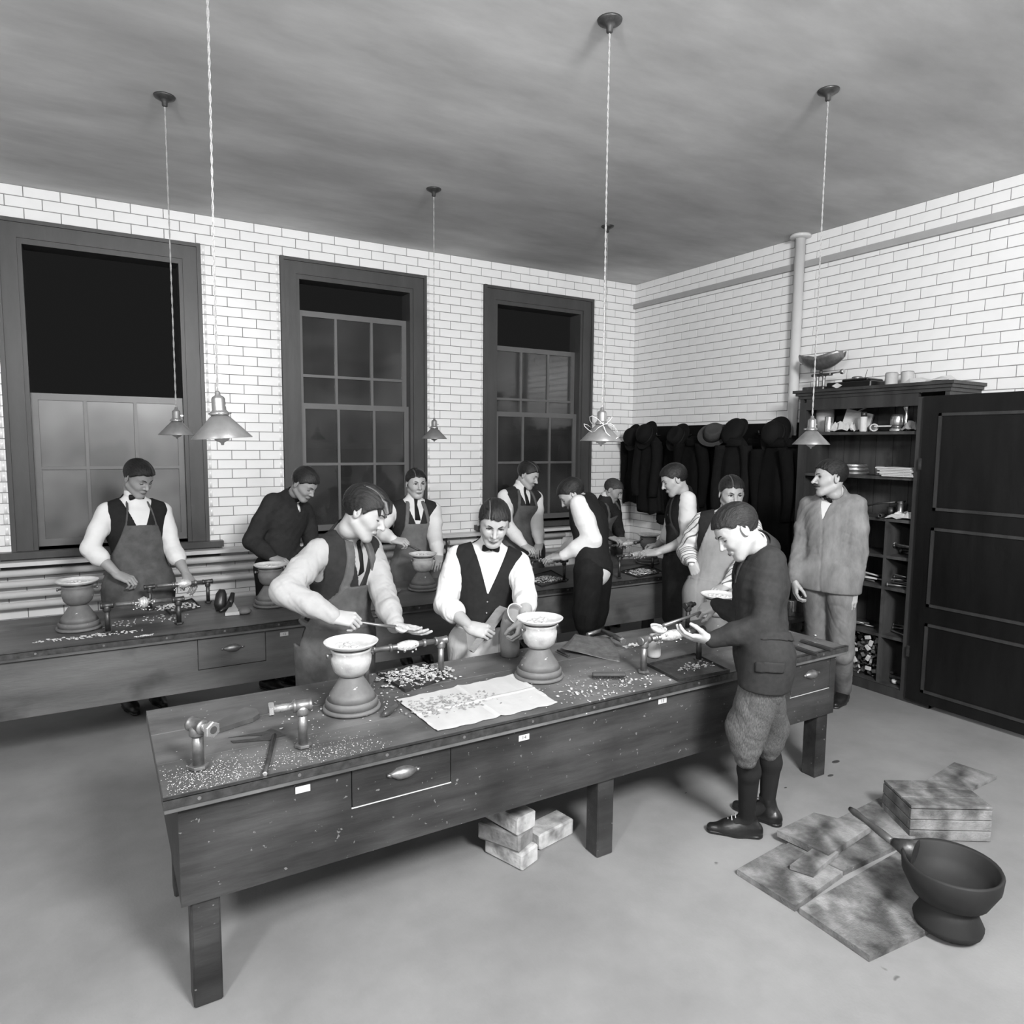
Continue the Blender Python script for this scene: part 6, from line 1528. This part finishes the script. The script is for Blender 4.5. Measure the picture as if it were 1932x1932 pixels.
# ---------------------------------------------------------------- under and around the benches
def oldbrick(label, c, z, rz, m_=M_FIREBR, seed=0):
    rnd = random.Random(seed); t = MB()
    t.box((-.058, -.112, 0), (.058, .112, .078), ch=.008)
    t.v = [tuple(Vector(p)+Vector((rnd.uniform(-1, 1), rnd.uniform(-1, 1), rnd.uniform(-1, 1)))*.002) for p in t.v]
    o = t.build('loose_brick', m_); o.location = (c[0], c[1], z); o.rotation_euler = (0, 0, rz); return tag(o, label, 'brick', 'loose bricks under the front bench')
C_, L_, R_ = at(985, 1646, Z=0), at(909, 1606, Z=0), at(1013, 1618, Z=0)
dl = (L_-C_).normalized(); dr2 = Vector((-dl.y, dl.x, 0)); dr2 = dr2 if dr2.dot(R_-C_) > 0 else -dr2
rz0 = math.atan2(dl.y, dl.x)-PI/2; cb0 = C_+dl*.112+dr2*.058
oldbrick('lowest brick of the small stack under the front bench', cb0, .001, rz0, seed=1)
oldbrick('middle darker brick of the small stack under the front bench', cb0+dl*.02-dr2*.02, .081, rz0+.16, mat('sooty_brick', .2, .9, var=.4, scale=9, bump=.5, bscale=40), 2)
oldbrick('top brick of the small stack under the front bench', cb0+dl*.01-dr2*.005, .161, rz0-.08, seed=3)
oldbrick('single brick lying behind the stack under the bench', at(1035, 1580, Z=0), .001, rz0+1.45, seed=4)
# foreground lumber at the lower right
MUR = M_PLANK
def board(label, pix, z, h, name='board', m_=MUR, cat='board', group='rough boards on the floor'):
    return quad(name, label, cat, pix, z, h, m_, group=group)
board('wide rough board lying nearest the boy\'s shoes', [(1390, 1650), (1478, 1600), (1590, 1655), (1500, 1720)], .002, .025)
board('rough board to the right under the short plank', [(1480, 1602), (1690, 1497), (1780, 1560), (1592, 1652)], .002, .022)
board('short thick plank lying across the rough boards', [(1466, 1578), (1535, 1544), (1643, 1570), (1562, 1624)], .030, .03)
board('small pale offcut of wood before the thick plank', [(1490, 1640), (1540, 1603), (1582, 1615), (1535, 1655)], .032, .02)
board('long board beneath the dark iron pan, nearest the camera', [(1508, 1724), (1700, 1612), (1832, 1725), (1640, 1815)], .002, .025)
board('pale board behind the wooden crate at the cabinet side', [(1745, 1480), (1800, 1444), (1880, 1470), (1820, 1500)], .002, .02)
cr_ = at(1762, 1560, Z=.0); t = thing('wooden_crate', 'rough wooden crate behind the dark iron pan', 'crate', (cr_.x, cr_.y, 0), math.radians(-32))
W_, D_, H_ = .19, .13, .16
for k in range(3):
    z0 = .004+k*.052
    MB().box((-W_, -D_, z0), (W_, -D_+.014, z0+.048), ch=.002).build('slat', MUR, t); MB().box((-W_, D_-.014, z0), (W_, D_, z0+.048), ch=.002).build('slat', MUR, t)
    MB().box((-W_, -D_+.015, z0), (-W_+.014, D_-.015, z0+.048), ch=.002).build('slat', MUR, t); MB().box((W_-.014, -D_+.015, z0), (W_, D_-.015, z0+.048), ch=.002).build('slat', MUR, t)
for k in range(3): MB().box((-W_, -D_+k*.087, H_+.001), (W_, -D_+k*.087+.083, H_+.015), ch=.002).build('lid_board', MUR, t)
pz = at(1795, 1640, Z=.25); t = thing('iron_bellows_pan', 'dark out-of-focus iron pan with turned handle nearest the camera', 'pan', pz)
hd0 = at(1604, 1526, Z=.27)-pz; hd1 = at(1684, 1588, Z=.27)-pz
MB().tube([hd0, hd0.lerp(hd1, .12), hd0.lerp(hd1, .4), hd0.lerp(hd1, .75), hd1], [.010, .015, .011, .016, .015], 16).build('handle', M_WOODH, t)
MB().tube([hd1, hd1*.6], [.016, .05], 16).build('socket', M_IRON, t)
MB().lathe([(.05, -.12), (.13, -.10), (.165, -.03), (.17, .02), (.165, .03), (.155, .02), (.145, -.03), (.10, -.08), (.002, -.085)], 32).build('pan', mat('soot_black', .012, .7, var=.3), t)
MB().lathe([(.115, -.222), (.12, -.20), (.10, -.16), (.10, -.105)], 24).build('pedestal', mat('soot_black', .012), t)
for (x, y, r_) in ((1577, 1437, .018), (1567, 1463, .013), (1482, 1486, .006), (1294, 1496, .004)):
    o = MB().lathe([(r_, 0), (r_*.9, .0008), (.001, .001)], 9, Matrix.Diagonal((1.8, .8, 1, 1))).build('floor_stain', M_INK); o.location = at(x, y, Z=.001); tag(o, {1577: 'oblong dark stain on the floor right of the bench leg', 1567: 'dark oval stain on the floor before the right bench leg', 1482: 'faint small stain behind the boy\'s shoe', 1294: 'tiny dark speck on the floor under the bench'}[x], 'stain', 'floor stains')

sc_ = at(1485, 1160, Y=3.6)
t = thing('wooden_stool', 'small wooden stool behind the front bench between boy and instructor', 'stool', (sc_.x, sc_.y, 0))
zt_ = sc_.z
MB().box((-.13, -.13, zt_-.03), (.13, .13, zt_), ch=.004).build('seat', M_CAB, t)
for sx in (-1, 1):
    for sy in (-1, 1): MB().tube([(sx*.10, sy*.10, zt_-.03), (sx*.12, sy*.12, 0)], .016, 8).build('leg', M_CAB, t)
lth('tin_canister', 'bright tin canister standing on the stool beside the instructor', 'can', Vector((sc_.x, sc_.y-.03, zt_+.001)), [(.04, 0), (.042, .004), (.042, .12), (.044, .124), (.03, .128), (.003, .128)], M_BRIGHT)
